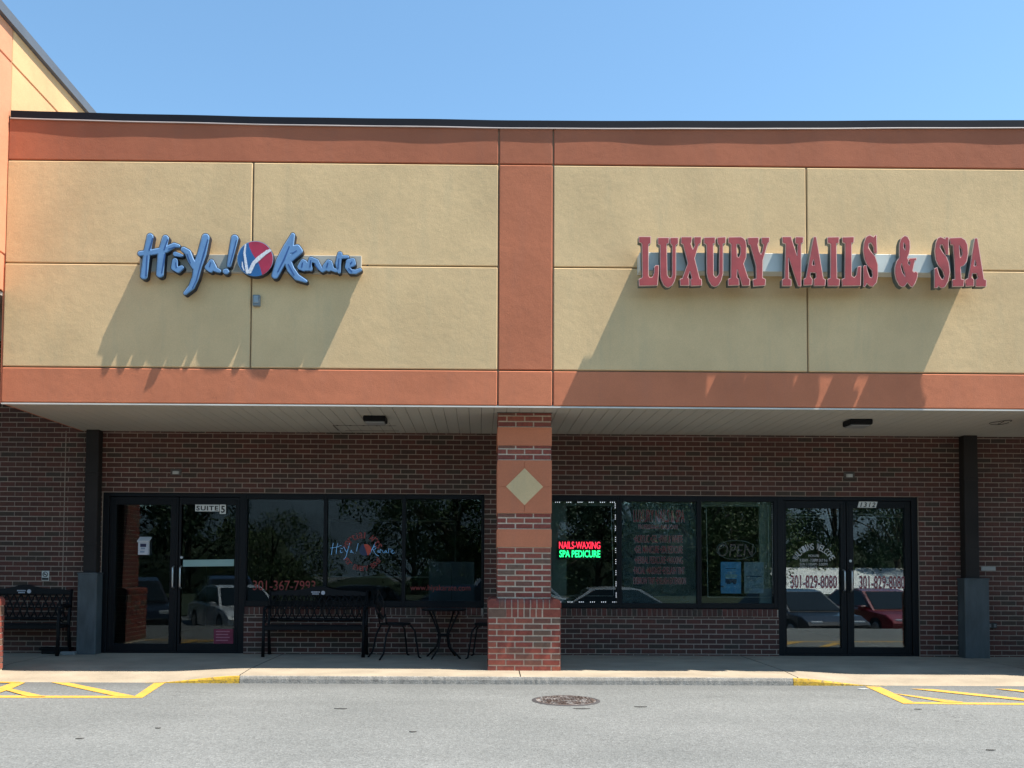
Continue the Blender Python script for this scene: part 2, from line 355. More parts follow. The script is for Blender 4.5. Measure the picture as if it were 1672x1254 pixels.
def contours(X, Y, D, iso=0.0, tol=.06):
    D = D - iso; ny, nx = D.shape; seg = {}
    S = D < 0; cells = np.argwhere((S[:-1, :-1] != S[1:, :-1]) | (S[:-1, :-1] != S[:-1, 1:]) | (S[:-1, :-1] != S[1:, 1:]))
    pt = {}
    def ep(i, j, k):                                   # k 0: edge to j+1, 1: edge to i+1
        key = (i, j, k)
        if key not in pt:
            a = D[i, j]; b = D[i, j+1] if k == 0 else D[i+1, j]; t = a/(a-b) if a != b else .5
            pt[key] = (X[i, j]+(X[i, j+1]-X[i, j])*t, Y[i, j]) if k == 0 else (X[i, j], Y[i, j]+(Y[i+1, j]-Y[i, j])*t)
        return key
    for i, j in cells:
        i = int(i); j = int(j); c = S[i, j]*1+S[i, j+1]*2+S[i+1, j+1]*4+S[i+1, j]*8
        if c in (0, 15): continue
        B, Rr, T, L = lambda: ep(i, j, 0), lambda: ep(i, j+1, 1), lambda: ep(i+1, j, 0), lambda: ep(i, j, 1)
        tb = {1: [(L, B)], 2: [(B, Rr)], 3: [(L, Rr)], 4: [(Rr, T)], 5: [(L, B), (Rr, T)], 6: [(B, T)], 7: [(L, T)], 8: [(T, L)], 9: [(B, T)], 10: [(B, Rr), (T, L)], 11: [(Rr, T)], 12: [(L, Rr)], 13: [(B, Rr)], 14: [(L, B)]}
        for p, q in tb[c]:
            p, q = p(), q(); seg.setdefault(p, []).append(q); seg.setdefault(q, []).append(p)
    seen = set(); out = []
    for st in list(seg):
        if st in seen: continue
        loop = [st]; seen.add(st); cur = st
        while True:
            nx_ = [q for q in seg[cur] if q not in seen]
            if not nx_: break
            cur = nx_[0]; seen.add(cur); loop.append(cur)
        if len(loop) > 5: out.append(simplify([pt[k] for k in loop], tol))
    return [o for o in out if len(o) >= 3]
def simplify(P, tol):
    P = np.array(P); n = len(P); far = int(np.argmax(((P-P[0])**2).sum(1)))
    def dp(a, b):
        if b-a < 2: return []
        A, B = P[a], P[b % n]; d = B-A; L = np.hypot(*d)+1e-9; q = P[a+1:b]; e = np.abs(d[0]*(q[:, 1]-A[1])-d[1]*(q[:, 0]-A[0]))/L
        k = int(e.argmax())
        if e[k] < tol: return []
        k += a+1; return dp(a, k)+[k]+dp(k, b)
    idx = [0]+dp(0, far)+[far]+dp(far, n); return [tuple(P[i % n]) for i in idx]
def curve_mesh(name, loops, depth, bevel=0.0, res=1):
    """filled solid from closed loops given in metres; local xy outline, z thickness"""
    cu = bpy.data.curves.new(name, 'CURVE'); cu.dimensions = '2D'; cu.fill_mode = 'BOTH'
    for lp in loops:
        sp = cu.splines.new('POLY'); sp.points.add(len(lp)-1)
        for k, (x, y) in enumerate(lp): sp.points[k].co = (x, y, 0, 1)
        sp.use_cyclic_u = True
    cu.extrude = max(depth/2-bevel, 0.0); cu.bevel_depth = bevel; cu.bevel_resolution = res; cu.offset = -bevel
    o = bpy.data.objects.new(name, cu); me = bpy.data.meshes.new_from_object(o); bpy.data.objects.remove(o); bpy.data.curves.remove(cu); return me
UP = Matrix(((1, 0, 0, 0), (0, 0, -1, 0), (0, 1, 0, 0), (0, 0, 0, 1)))   # local xy -> world xz, local z -> towards the street
def stand(me, yfront, depth):
    """stand an xy solid of that depth upright with its front at y = yfront"""
    me.transform(Matrix.Translation((0, yfront+depth/2, 0)) @ UP); return me
def solid(name, loops_px, yfront, depth, mat, parent, bevel=0.0, res=1, plane=None):
    loops = [[W(x, y, plane if plane is not None else yfront) for x, y in lp] for lp in loops_px]
    me = stand(curve_mesh(name, loops, depth, bevel, res), yfront, depth); me.materials.clear(); me.materials.append(mat)
    return link(name, me, parent)
def merge(meshes, mats):
    import bmesh
    bm = bmesh.new()
    for me, mi in meshes:
        k = len(bm.faces); bm.from_mesh(me); bm.faces.ensure_lookup_table()
        for f in bm.faces[k:]: f.material_index = mi
    out = bpy.data.meshes.new("merged"); bm.to_mesh(out); bm.free()
    for m in mats: out.materials.append(m)
    return out
def text_mesh(body, x0, x1, z0, z1, yfront, depth=.001, offset=0.0, shear=0.0, spacing=1.0, fit=True):
    cu = bpy.data.curves.new("t", 'FONT'); cu.body = body; cu.size = 1; cu.extrude = .01; cu.offset = offset; cu.shear = shear; cu.space_character = spacing; cu.resolution_u = 3
    o = bpy.data.objects.new("t", cu); me = bpy.data.meshes.new_from_object(o); bpy.data.objects.remove(o); bpy.data.curves.remove(cu)
    if not len(me.vertices): return me
    c = np.empty(len(me.vertices)*3); me.vertices.foreach_get('co', c); c = c.reshape(-1, 3); lo, hi = c.min(0), c.max(0)
    sx = (x1-x0)/(hi[0]-lo[0]); sy = (z1-z0)/(hi[1]-lo[1])
    me.transform(Matrix.Translation((x0, yfront+depth/2, z0)) @ UP @ Matrix.Diagonal((sx, sy, depth/.02, 1)) @ Matrix.Translation((-lo[0], -lo[1], 0)))
    return me
def text_px(body, px0, py0, px1, py1, Y, **kw):
    a, b, za, zb = WR(px0, py0, px1, py1, Y); return text_mesh(body, a, b, za, zb, Y, **kw)
def outlined(body, px0, py0, px1, py1, Y, off=.03, **kw):
    a = text_px(body, px0, py0, px1, py1, Y, offset=off, **kw); b = text_px(body, px0+.4, py0+.4, px1-.4, py1-.4, Y-.0012, offset=off*.15, **kw); return [(a, 0), (b, 1)]
def arc_text(body, cx, cz, rx, rz, a0, a1, size, yf, inward=False, sq=.62):
    out = []; n = len(body)
    for i, ch in enumerate(body):
        if ch == ' ': continue
        a = a0+(a1-a0)*i/(n-1)
        me = text_mesh(ch, -size*sq/2*(.35 if ch in 'il1I' else 1), size*sq/2*(.35 if ch in 'il1I' else 1), -size/2, size/2, 0, .001)
        tang = math.atan2(rz*math.cos(a), -rx*math.sin(a)); rotz = tang - math.pi if not inward else tang
        me.transform(Matrix.Translation((cx+rx*math.cos(a), yf, cz+rz*math.sin(a))) @ Matrix.Rotation(-rotz, 4, 'Y')); out.append(me)
    return out

# ================================================================== SETTING: ground, sidewalk, kerb, lines
FY = -2.0            # face of the stucco fascia
KY = -2.10           # kerb line
LOT = -.01           # level of the asphalt at the kerb
def sstep(a, b, x):
    t = min(max((x-a)/(b-a), 0), 1); return t*t*(3-2*t)
def lot_z(y):
    z = LOT
    if y < -6.6: z -= .75*sstep(6.6, 11.5, -y)
    if y < -48: z -= 3.6*sstep(48, 70, -y)
    return z
mb = MB()
ys = [60, 10, -1.9, -4, -6.6, -7.2, -8, -8.6, -9.2, -10, -10.8, -11.5, -13, -20, -40, -48, -52, -56, -60, -64, -70, -90, -200, -600]
xs = [-600, -100, -40, -20, -10, 0, 10, 20, 40, 100, 600]
for i in range(len(ys)-1):
    for j in range(len(xs)-1):
        y0, y1 = ys[i], ys[i+1]; mb.add([(xs[j], y0, lot_z(y0)), (xs[j], y1, lot_z(y1)), (xs[j+1], y1, lot_z(y1)), (xs[j+1], y0, lot_z(y0))], [(0, 1, 2, 3)])
tagp(mb.build("parking_lot", m_asph), "grey worn asphalt parking lot", kind='structure')
# slope the sheet as one piece: z changes only with y

def ramp_drop(x):
    l = sstep(-2.62, -3.75, x) if x < 0 else 0
    if x < -5.3: l = 1-sstep(-5.3, -6.2, x)
    r = sstep(3.45, 4.55, x) if x > 0 else 0
    if x > 6.6: r = 1-sstep(6.6, 7.6, x)
    return max(l, r) if (x < -5.3 or x > 6.6) is False else (l if x < 0 else r)
def walk_z(x, y):
    t = sstep(1.15, 2.1, -y); return .10 - .018*sstep(1.6, 2.1, -y) - (.088)*ramp_drop(x)*t
joints = [-8.6, -5.65, -2.66, .46, 3.56, 6.6, 9.6]
def ss(a, b, n): return [a+(b-a)*k/n for k in range(n+1)]
mb = MB()
for a, b in zip(joints[:-1], joints[1:]):
    X = ss(a+.006, b-.006, 26); Y = [.3, 0, -.5, -1.0, -1.15, -1.3, -1.45, -1.6, -1.75, -1.9, -2.0, -2.07, KY]
    vs = [(x, y, walk_z(x, y) - (.008 if y == KY else 0)) for y in Y for x in X]; n = len(X)
    mb.add(vs, [(r*n+c, r*n+c+1, (r+1)*n+c+1, (r+1)*n+c) for r in range(len(Y)-1) for c in range(n-1)], 0, True)
    for e in (0, n-1):
        for r in range(len(Y)-1):
            p, q = vs[r*n+e], vs[(r+1)*n+e]; mb.add([p, q, (q[0], q[1], -.05), (p[0], p[1], -.05)], [(0, 1, 2, 3)], 1)
tagp(mb.build("sidewalk", [m_conc, m_joint]), "cream sunlit concrete sidewalk", kind='structure')
mb = MB()
for x in joints: mb.box(x-.012, x+.012, KY+.02, .2, -.05, -.004)
tagp(mb.build("sidewalk_joint", m_joint), "dark joints between the sidewalk slabs", kind='structure')
def kerb(x0, x1, mat, name, label):
    mb = MB(); X = ss(x0, x1, max(int((x1-x0)/.03), 4)); v = []
    for k, x in enumerate(X):
        j = rnd.uniform(-.0015, .0015); zt = walk_z(x, KY)-.008
        v += [(x, KY, zt), (x, KY-.006+j, zt-.006 + rnd.uniform(-.004, .001)), (x, KY-.014+j*1.5, zt*.5), (x, KY-.02+j, -.06)]
    mb.add(v, [(k*4+a, k*4+4+a, k*4+5+a, k*4+1+a) for k in range(len(X)-1) for a in range(3)], 0, False)
    tagp(mb.build(name, mat), label, kind='structure')
kerb(-2.655, 3.50, m_kerb, "kerb", "rough grey aggregate kerb face")
kerb(-3.7, -2.66, m_ykerb, "kerb", "chipped yellow painted kerb end at the left ramp")
kerb(3.505, 4.55, m_ykerb, "kerb", "chipped yellow painted kerb end at the right ramp")
kerb(-12, -5.9, m_ykerb, "kerb", "yellow kerb beyond the left ramp"); kerb(7.0, 12, m_ykerb, "kerb", "yellow kerb beyond the right ramp")
def mark(polys, name, label):
    mb = MB()
    for P in polys:
        v = []
        for x, y in P:
            gx, gy = G(x, y, LOT+.004); gy = min(gy, KY-.02) if False else gy
            v.append((gx, gy, LOT+.004))
        mb.add(v, [tuple(range(len(v)))])
    o = mb.build(name, m_yline); tagp(o, label, kind='structure')
z7 = lambda L: [[(x/3.981, 1040+y/3.981) for x, y in p] for p in L]
z6 = lambda L: [[(1252+x/3.981, 940+y/3.981) for x, y in p] for p in L]
def clean(polys, z0):                                    # keep stripes of one area on slightly different sheets
    return polys
def mark2(polys, label):
    mb = MB()
    for k, P in enumerate(polys):
        z = LOT+.003+.0012*k; v = [(*G(x, y, z), z) for x, y in P]; v = [(a, min(b, KY-.012), c) for a, b, c in v]
        mb.add(v, [tuple(range(len(v)))])
    tagp(mb.build("road_marking", m_yline), label, kind='structure')
mark2(z7([[(-1500, 376), (930, 383), (925, 396), (-1500, 392)], [(870, 388), (930, 392), (1075, 297), (1000, 300)], [(330, 293), (450, 297), (880, 384), (760, 386)],
          [(90, 292), (165, 295), (70, 338), (-60, 380), (-120, 380), (0, 325)], [(-60, 318), (60, 332), (300, 386), (185, 387)], [(-300, 250), (0, 262), (150, 291), (90, 298), (-300, 270)]]), "worn yellow hatching in front of the left ramp")
mark2(z6([[(895, 832), (915, 820), (3600, 846), (3600, 860)], [(640, 718), (735, 722), (965, 826), (890, 832)], [(820, 765), (900, 772), (1290, 822), (1180, 826)],
          [(930, 734), (1080, 737), (1900, 822), (1900, 836)], [(1480, 734), (1590, 737), (2200, 800), (2200, 815)]]), "worn yellow hatching in front of the right ramp")
m_grass = M("dry_green_verge", (.030, .045, .018), .95, 0, .3, 1.5, .05, 9, fine=.2)
mb = MB(); YV = [-22.5, -24, -30, -40, -48, -52, -56, -60, -64, -70, -90, -200]
for a, b in zip(YV[:-1], YV[1:]): mb.add([(-200, a, lot_z(a)+.05), (200, a, lot_z(a)+.05), (200, b, lot_z(b)+.05), (-200, b, lot_z(b)+.05)], [(0, 1, 2, 3)])
tagp(mb.build("grass_verge", m_grass), "grass bank beyond the parking lot, mirrored in the glass", kind='structure')
# hill behind the lot, seen only in the window reflections
def hill(name, cx, y, w, h, mat, label, dy=120):
    mb = MB(); n = 40; v = []
    for j, (t, k) in enumerate(((0, 0), (.4, .55), (.8, .95), (1.0, 1.0), (1.5, .0))):
        for i in range(n+1):
            u = i/n*2-1; z = h*k*(1-u*u)*(1+.12*math.sin(u*9+cx)+.06*math.sin(u*23)); v.append((cx+u*w, y-t*dy, -4.5+z))
    mb.add(v, [(j*(n+1)+i, j*(n+1)+i+1, (j+1)*(n+1)+i+1, (j+1)*(n+1)+i) for j in range(4) for i in range(n)], 0, True)
    tagp(mb.build(name, mat), label, kind='structure')
m_hill = M("hazy_blue_wooded_hill", (.09, .13, .16), .95, 0, .3, .02)
hill("hill", -60, -420, 420, 52, m_hill, "hazy wooded ridge reflected in the shop windows"); hill("hill", 260, -460, 380, 46, m_hill, "farther hazy ridge reflected in the shop windows")

mb = MB(); n = 160; v = []
for i in range(n+1):
    x = -150+300*i/n; h = 8.2+2.2*math.sin(x*.13)+1.4*math.sin(x*.41+1)+.8*math.sin(x*1.3)+rnd.uniform(-.5, .5)
    if -25 < x < -8: h *= .62
    v += [(x, -98, -4.6), (x, -99, -4.6+h*.7), (x, -103, -4.6+h), (x, -125, -4.6)]
mb.add(v, [(k*4+a, k*4+4+a, k*4+5+a, k*4+1+a) for k in range(n) for a in range(3)], 0, True)
tagp(mb.build("distant_woods", M("dark_far_foliage", (.026, .042, .018), .95, 0, .5, .8)), "dark far woods mirrored behind the trees", kind='stuff')

# ================================================================== THE STRIP MALL
ZS = 3.12; ZB = 3.535; ZM = 4.73; ZU = 5.925; ZT = 6.36
XL, XR = -5.43, 10.2
bld = empty("strip_mall_building", (2.3, 0, .1), "long brick strip mall with tan and terracotta stucco fascia and two storefronts", "building")
# --- brick wall with openings
KD = WR(165, 804, 398, 1066, 0); NDx = (4.075, 6.015)
ZH = 2.285; ZSILL = .74
openK = (-5.15, -3.20, .0, ZH); openKW = (-3.20, .06, ZSILL-.11, ZH); openNW = (.70, 4.085, ZSILL-.11, ZH); openND = (4.085, 6.02, .0, ZH)
BH, BW, MO = .0676, .2057, .0125
mb = MB(); holes = [openK, openKW, openNW, openND]
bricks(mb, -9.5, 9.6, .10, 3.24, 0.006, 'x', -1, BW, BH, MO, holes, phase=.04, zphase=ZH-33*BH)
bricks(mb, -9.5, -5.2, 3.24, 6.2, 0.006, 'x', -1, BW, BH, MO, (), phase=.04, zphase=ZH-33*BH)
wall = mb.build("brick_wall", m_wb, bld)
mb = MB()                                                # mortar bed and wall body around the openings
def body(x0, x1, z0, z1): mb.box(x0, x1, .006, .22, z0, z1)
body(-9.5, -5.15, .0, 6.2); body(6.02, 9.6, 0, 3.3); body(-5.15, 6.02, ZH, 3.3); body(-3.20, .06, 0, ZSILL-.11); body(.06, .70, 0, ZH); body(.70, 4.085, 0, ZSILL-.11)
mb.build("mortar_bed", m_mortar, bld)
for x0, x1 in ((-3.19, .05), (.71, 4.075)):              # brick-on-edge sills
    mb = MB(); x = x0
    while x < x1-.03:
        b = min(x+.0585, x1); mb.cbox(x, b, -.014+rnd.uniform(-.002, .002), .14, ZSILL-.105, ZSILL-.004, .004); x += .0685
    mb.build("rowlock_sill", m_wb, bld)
for x0, x1 in ((-3.19, .05), (.71, 4.075)):
    mb = MB(); mb.box(x0, x1, -.004, .15, ZSILL-.109, ZSILL-.012); mb.build("sill_mortar", m_mortar, bld)
mb = MB(); mb.box(-5.665, -5.655, -.003, .01, .1, 3.12); mb.build("control_joint", m_mortar, bld)

# --- stucco fascia panels (real reveals between them)
GAP = .015
def panel(x0, x1, z0, z1, mat, name, label=None):
    pr = .0036*(0 if z0 > 5.8 else 1 if z0 > 4.6 else 2 if z0 > 3.45 else 3)     # each lower course stands slightly proud
    mb = MB(); mb.cbox(x0, x1, FY-pr, FY+.10, z0, z1, .009); o = mb.build(name, mat, bld)
    if label: o['label'] = label
cuts = [XL, -2.625, .193, .820, 3.742, 6.66, 7.29, XR]
g = GAP/2
for x0, x1, kind in ((XL, .193, 't'), (.193, .820, 'o'), (.820, 6.66, 't'), (6.66, 7.29, 'o'), (7.29, XR, 't')):
    a = x0 + (0 if x0 == XL else g); b = x1-g
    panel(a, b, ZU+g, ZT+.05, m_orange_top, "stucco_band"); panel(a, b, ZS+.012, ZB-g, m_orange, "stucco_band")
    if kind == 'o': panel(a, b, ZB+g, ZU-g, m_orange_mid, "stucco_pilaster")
    else:
        mid = {XL: -2.625, .820: 3.742}.get(x0)
        for p, q in (((a, mid-g), (mid+g, b)) if mid else ((a, b),)):
            panel(p, q, ZM+g, ZU-g, m_tan, "stucco_panel"); panel(p, q, ZB+g, ZM-g, m_tan, "stucco_panel")
mb = MB()                                                # backing seen in the reveals
mb.box(XL, XR, FY+.022, FY+.22, ZS+.03, ZT+.02)
mb.build("fascia_backing", M("reveal_brown", (.30, .20, .12), .9), bld)
mb = MB(); mb.box(XL+.01, XR, FY+.10, .3, ZT-.2, ZT-.05); mb.box(XL+.01, XR, .22, 12, ZT-.3, ZT-.1); mb.box(6.0, XR, 0.0, .22, 3.3, ZT-.2); mb.box(XL+.01, 6.0, .03, .22, 3.3, ZT-.2); mb.build("roof", M("roof_membrane", (.2, .2, .2), .9), bld)
# --- metal coping, sagging slightly along its length
cb = [(-5.40, 6.412), (-4.134, 6.384), (-2.73, 6.368), (-1.2, 6.358), (.194, 6.352), (1.9, 6.358), (3.56, 6.378), (6.282, 6.413), (XR, 6.43)]
def lerp(T, x):
    for (a, za), (b, zb) in zip(T[:-1], T[1:]):
        if x <= b: return za+(zb-za)*(x-a)/(b-a)
    return T[-1][1]
mb = MB(); X = ss(-5.41, XR, 90); v = []; w = []
for k, x in enumerate(X):
    z = lerp(cb, max(x, -5.4)); dy = .004*math.sin(x*1.9)+.004*math.sin(x*4.7+1)
    z -= .0015*math.sin(x*2.3)
    y = FY-.009+dy*.45
    for q in ((y, z), (y-.002, z+.088), (FY+.2, z+.10), (FY+.2, z-.03), (y+.004, z)): v.append((x, *q))
    for q in ((y+.002, z+.004), (y-.010, z+.000), (y-.012, z-.010), (y+.004, z-.012)): w.append((x, *q))
mb.add(v, [(k*5+a, k*5+5+a, k*5+5+a+1, k*5+a+1) for k in range(len(X)-1) for a in range(4)]); mb.add(v[:5], [(0, 1, 2, 3)])
mb.build("parapet_coping", m_coping, bld)
mb = MB(); mb.add(w, [(k*4+a, k*4+4+a, k*4+4+(a+1) % 4, k*4+(a+1) % 4) for k in range(len(X)-1) for a in range(4)]); mb.build("drip_edge", m_drip, bld)
# --- soffit boards
mb = MB(); x = XL; bwid = .147
while x < XR-.02:
    if True: mb.cbox(x+.002, min(x+bwid-.002, XR), FY+.012, .0, ZS, ZS+.02, .003)
    x += bwid
mb.build("soffit", m_soffit, bld)
mb = MB(); mb.box(XL, XR, FY+.02, 0.01, ZS+.0195, ZS+.06); mb.build("soffit_backing", m_joint, bld)
mb = MB(); mb.box(XL, XR, FY-.012, FY+.015, ZS-.012, ZS+.003); mb.build("soffit_trim", m_white, bld)
mb = MB()                                                # access hatch cut in the boards beside the left light
ha, hb = -1.92, -1.10; h0, h1 = -.62, -.20
for a, b, c, d in ((ha, hb, h0, h0+.012), (ha, ha+.012, h0, h1), (ha+.1, hb, h1, h1+.008)): mb.box(a, b, c, d, ZS-.0035, ZS-.001)
for k in range(5): mb.box(ha+.05+k*.17, ha+.07+k*.17, h0-.02, h0+.02, ZS-.006, ZS-.002)
mb.build("access_hatch", m_joint, bld)
# --- left return face of the fascia
mb = MB(); mb.box(XL-.02, XL-.002, FY+.0, .0, ZS, 6.3); mb.build("fascia_end", m_orange, bld)

# --- brick pillars
def pillar(cx, dy=-.05, plain=False):
    hw, bwid = .316, .421; fy, by = -1.58+dy, -1.68+dy; bd = .842; sd_ = .632
    core = MB(); core.box(cx-hw+.006, cx+hw-.006, fy+.006, fy+sd_-.006, .1, 4.35 if plain else ZS)
    p = core.build("pillar", m_pmortar, bld)
    def faces(mb, x0, x1, y0, y1, z0, z1, bw, bh, mo, ph, zp, hol=()):
        bricks(mb, x0, x1, z0, z1, y0+.006, 'x', -1, bw, bh, mo, hol, phase=x0+ph, zphase=zp)
        bricks(mb, x0, x1, z0, z1, y1-.006, 'x', 1, bw, bh, mo, hol, phase=x0+ph, zphase=zp)
        bricks(mb, y0+.004, y1-.004, z0, z1, x0+.006, 'y', -1, bw, bh, mo, (), phase=y0, zphase=zp)
        bricks(mb, y0+.004, y1-.004, z0, z1, x1-.006, 'y', 1, bw, bh, mo, (), phase=y0, zphase=zp)
    zz = lambda py: W(855, py, -1.58)[1]
    top = 4.35 if plain else ZS
    bands = [(zz(728.5), zz(699)), (zz(838.5), zz(752.5)), (zz(893.5), zz(864.5))]
    for a, b in ((.80, 4.35),) if plain else ((.80, bands[2][0]), (bands[2][1], bands[1][0]), (bands[1][1], bands[0][0]), (bands[0][1], ZS)):
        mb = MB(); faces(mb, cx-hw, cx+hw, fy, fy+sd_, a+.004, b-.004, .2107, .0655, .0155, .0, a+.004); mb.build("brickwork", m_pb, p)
    mb = MB(); mb.box(cx-bwid+.006, cx+bwid-.006, by+.006, by+bd-.006, .05, .865)
    mb.build("base_mortar", m_pmortar, p)
    mb = MB(); faces(mb, cx-bwid, cx+bwid, by, by+bd, .085, .705, .2107, .069, .0145, .1, .085)
    za, zb = .712, .806                                  # brick-on-edge course between two long corner bricks
    for s in (0, 1):
        for (a, b) in [(-bwid, -bwid+.205), (bwid-.205, bwid)] + [(-.211+.0705*k, -.211+.0705*k+.058) for k in range(6)]:
            y0 = by-.0 if s == 0 else by+bd-.008; mb.box(cx+a, cx+b, y0, y0+.008, za, zb)
        for (a, b) in [(0.004, .205), (bd-.205, bd-.004)] + [(.212+.0705*k, .212+.0705*k+.058) for k in range(6)]:
            x0 = cx-bwid if s == 0 else cx+bwid-.008; mb.box(x0, x0+.008, by+a, by+b, za, zb)
    mb.build("base_brickwork", m_pb, p)
    mb = MB()                                            # bull-nosed cap bricks
    def nose(y, s):                                      # quarter round profile (y, z)
        pr = [(y, .818)]+[(y+s*(.055-.055*math.cos(t)), .868+.055*math.sin(t)) for t in [math.pi/2*k/5 for k in range(6)]]+[(y+s*.10, .923), (y+s*.10, .818)]
        return pr
    for s, y in ((1, by-.006), (-1, by+bd+.006)):
        xs_ = [(cx-bwid+.045, cx-bwid+.125)] + [(cx-.290+.0735*k, cx-.290+.0735*k+.060) for k in range(8)] + [(cx+bwid-.125, cx+bwid-.045)]
        for a, b in xs_: mb.prism(nose(y, s), a, b, 0, False)
    n0 = len(mb.v)
    for s, x in ((1, cx-bwid-.006), (-1, cx+bwid+.006)):
        for a, b in [(by, by+.10)]+[(by+.115+.0765*k, by+.115+.0765*k+.062) for k in range(8)]+[(by+bd-.10, by+bd)]:
            pr = nose(0, s); n = len(pr); vs = [(x+q[0], a, q[1]) for q in pr]+[(x+q[0], b, q[1]) for q in pr]
            mb.add(vs, [(k, (k+1) % n, n+(k+1) % n, n+k) for k in range(n)]); mb.add(vs[:n], [tuple(range(n))]); mb.add(vs[n:], [tuple(range(n))[::-1]])
    mb.build("base_cap", m_pb, p)
    mb = MB(); mb.cbox(cx-bwid+.008, cx+bwid-.008, by+.008, by+bd-.008, .80, .912, .03); mb.build("cap_mortar", m_pmortar, p)
    if plain: return
    for a, b in bands:
        mb = MB()
        if (b-a) > .4:
            zc = (a+b)/2; q = .003
            for x0, x1 in ((cx-hw-.004, cx-q), (cx+q, cx+hw+.004)):
                for z0, z1 in ((a, zc-q), (zc+q, b)): mb.box(x0, x1, fy-.010, fy+.02, z0, z1)
            mb.box(cx-hw-.003, cx+hw+.003, fy-.004, fy+sd_+.004, a+.001, b-.001)
        else: mb.box(cx-hw-.004, cx+hw+.004, fy-.010, fy+sd_+.008, a, b)
        mb.build("stucco_band", m_orange, p)
    zc = (bands[1][0]+bands[1][1])/2; mb = MB(); r = .218; d0, d1 = fy-.013, fy-.002
    pts = [(cx, zc+r), (cx+r*1.0, zc), (cx, zc-r), (cx-r*1.0, zc)]
    mb.add([(x, d0, z) for x, z in pts]+[(x, d1, z) for x, z in pts], [(0, 1, 2, 3), (7, 6, 5, 4)]+[(k, k+4, (k+1) % 4+4, (k+1) % 4) for k in range(4)])
    o = mb.build("diamond_tile", m_tan, p); o['label'] = "tan diamond set in the terracotta panel"
    mb = MB()
    mb.box(cx-hw-.01, cx+hw+.01, fy-.008, fy+.01, ZS-.008, ZS-.002)
    mb.build("flashing", m_joint, p)
pillar(.521); pillar(-5.955, -.80, True); pillar(7.22, -.24)

# --- storefront frames, doors, windows
def frame_bars(mb, x0, x1, z0, z1, t, b, y0, y1, tb=None, t1=None):
    tb = tb or b; t1 = t1 or t
    mb.cbox(x0, x0+t, y0, y1, z0, z1, .003); mb.cbox(x1-t1, x1, y0, y1, z0, z1, .003); mb.cbox(x0+t, x1-t1, y0+.001, y1-.001, z0, z0+b, .003); mb.cbox(x0+t, x1-t1, y0+.001, y1-.001, z1-tb, z1, .003)
def pane(x0, x1, z0, z1, y, parent, mat=m_glass):
    mb = MB(); mb.box(x0, x1, y, y+.008, z0, z1); return mb.build("pane", mat, parent)
GY = .075
windows = {}
def window(px0, px1, py0, py1, key, m0=.03, m1=.03):
    a, b, za, zb = WR(px0, py0, px1, py1, .05)
    mb = MB(); frame_bars(mb, a-m0, b+m1, ZSILL, ZH, m0, za-ZSILL, .035, .14, ZH-zb, m1); w = mb.build("window", m_frame, bld)
    pane(a-.005, b+.005, za-.005, zb+.005, GY, w, m_glassw if key[0] == 'n' else m_glass); windows[key] = (w, a, b, za, zb); return w
window(403, 528, 815, 981, 'k1', .03, .03); window(534, 656, 815, 981, 'k2', .028, .03); window(662, 786, 815, 981, 'k3', .028, .035)
window(885, 1007, 818, 985, 'n1', .06, .034); window(1015, 1138, 819, 985, 'n2', .032, .03); window(1145, 1263, 819, 985, 'n3', .03, .05)
def door_unit(x0, x1, z0, leaves, key, hinge_h):
    mb = MB(); frame_bars(mb, x0, x1, z0, ZH, .085, .02, .03, .15, .055); fr = mb.build("door_frame", m_frame, bld)
    out = []
    for (ga, gb, gz0, gz1, lx0, lx1, side) in leaves:
        mb = MB(); frame_bars(mb, lx0, lx1, z0+.02, ZH-.06, .03, .05, .045, .10)
        mb.cbox(lx0+.03, ga, .046, .099, z0+.06, ZH-.10, .003); mb.cbox(gb, lx1-.03, .046, .099, z0+.06, ZH-.10, .003)
        mb.cbox(ga, gb, .0465, .0985, z0+.06, gz0, .003); mb.cbox(ga, gb, .0465, .0985, gz1, ZH-.10, .003)
        d = mb.build("door", m_frame, bld)
        pane(ga-.004, gb+.004, gz0-.004, gz1+.004, GY, d, m_glassd if key == 'k' else m_glassn)
        hx = (lx1-.045) if side > 0 else (lx0+.045); mb = MB(); mb.tube([(hx, .045, .98), (hx, -.01, 1.0), (hx, -.012, 1.01), (hx, -.012, 1.25), (hx, -.01, 1.26), (hx, .045, 1.28)], .011, 8)
        mb.build("handle", m_steel, d); mb = MB(); mb.cyl((hx+(-.0 if side > 0 else .0), .046, 1.40), .018, .018, -.012, 16, 'y')
        if side < 0: mb.build("lock", m_steel, d)
        out.append(d)
    return fr, out
a1 = WR(188, 824, 277, 1051, .05); a2 = WR(292, 824, 383, 1051, .05)
kf, kd = door_unit(-5.15, -3.20, .10, [(a1[0], a1[1], a1[2], a1[3], -5.06, -4.125, 1), (a2[0], a2[1], a2[2], a2[3], -4.115, -3.29, -1)], 'k', 0)
b1 = WR(1284, 830, 1373, 1057, .05); b2 = WR(1394, 830, 1478, 1057, .05)
nf, nd = door_unit(4.085, 6.02, .10, [(b1[0], b1[1], b1[2], b1[3], 4.17, 5.035, 1), (b2[0], b2[1], b2[2], b2[3], 5.045, 5.93, -1)], 'n', 0)

# --- interiors behind the glass
def room(x0, x1, zf, zc, y1):
    mb = MB(); mb.box(x0, x1, y1, y1+.1, zf, zc); mb.box(x0-.1, x0, .15, y1, zf, zc); mb.box(x1, x1+.1, .15, y1, zf, zc); mb.box(x0, x1, .15, y1, zc, zc+.1); mb.box(x0, x1, .15, y1, zf-.1, zf, 1); return mb
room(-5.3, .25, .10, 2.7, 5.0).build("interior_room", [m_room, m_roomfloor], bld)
room(.45, 6.2, .10, 2.7, 5.0).build("interior_room", [m_room, m_roomfloor], bld)
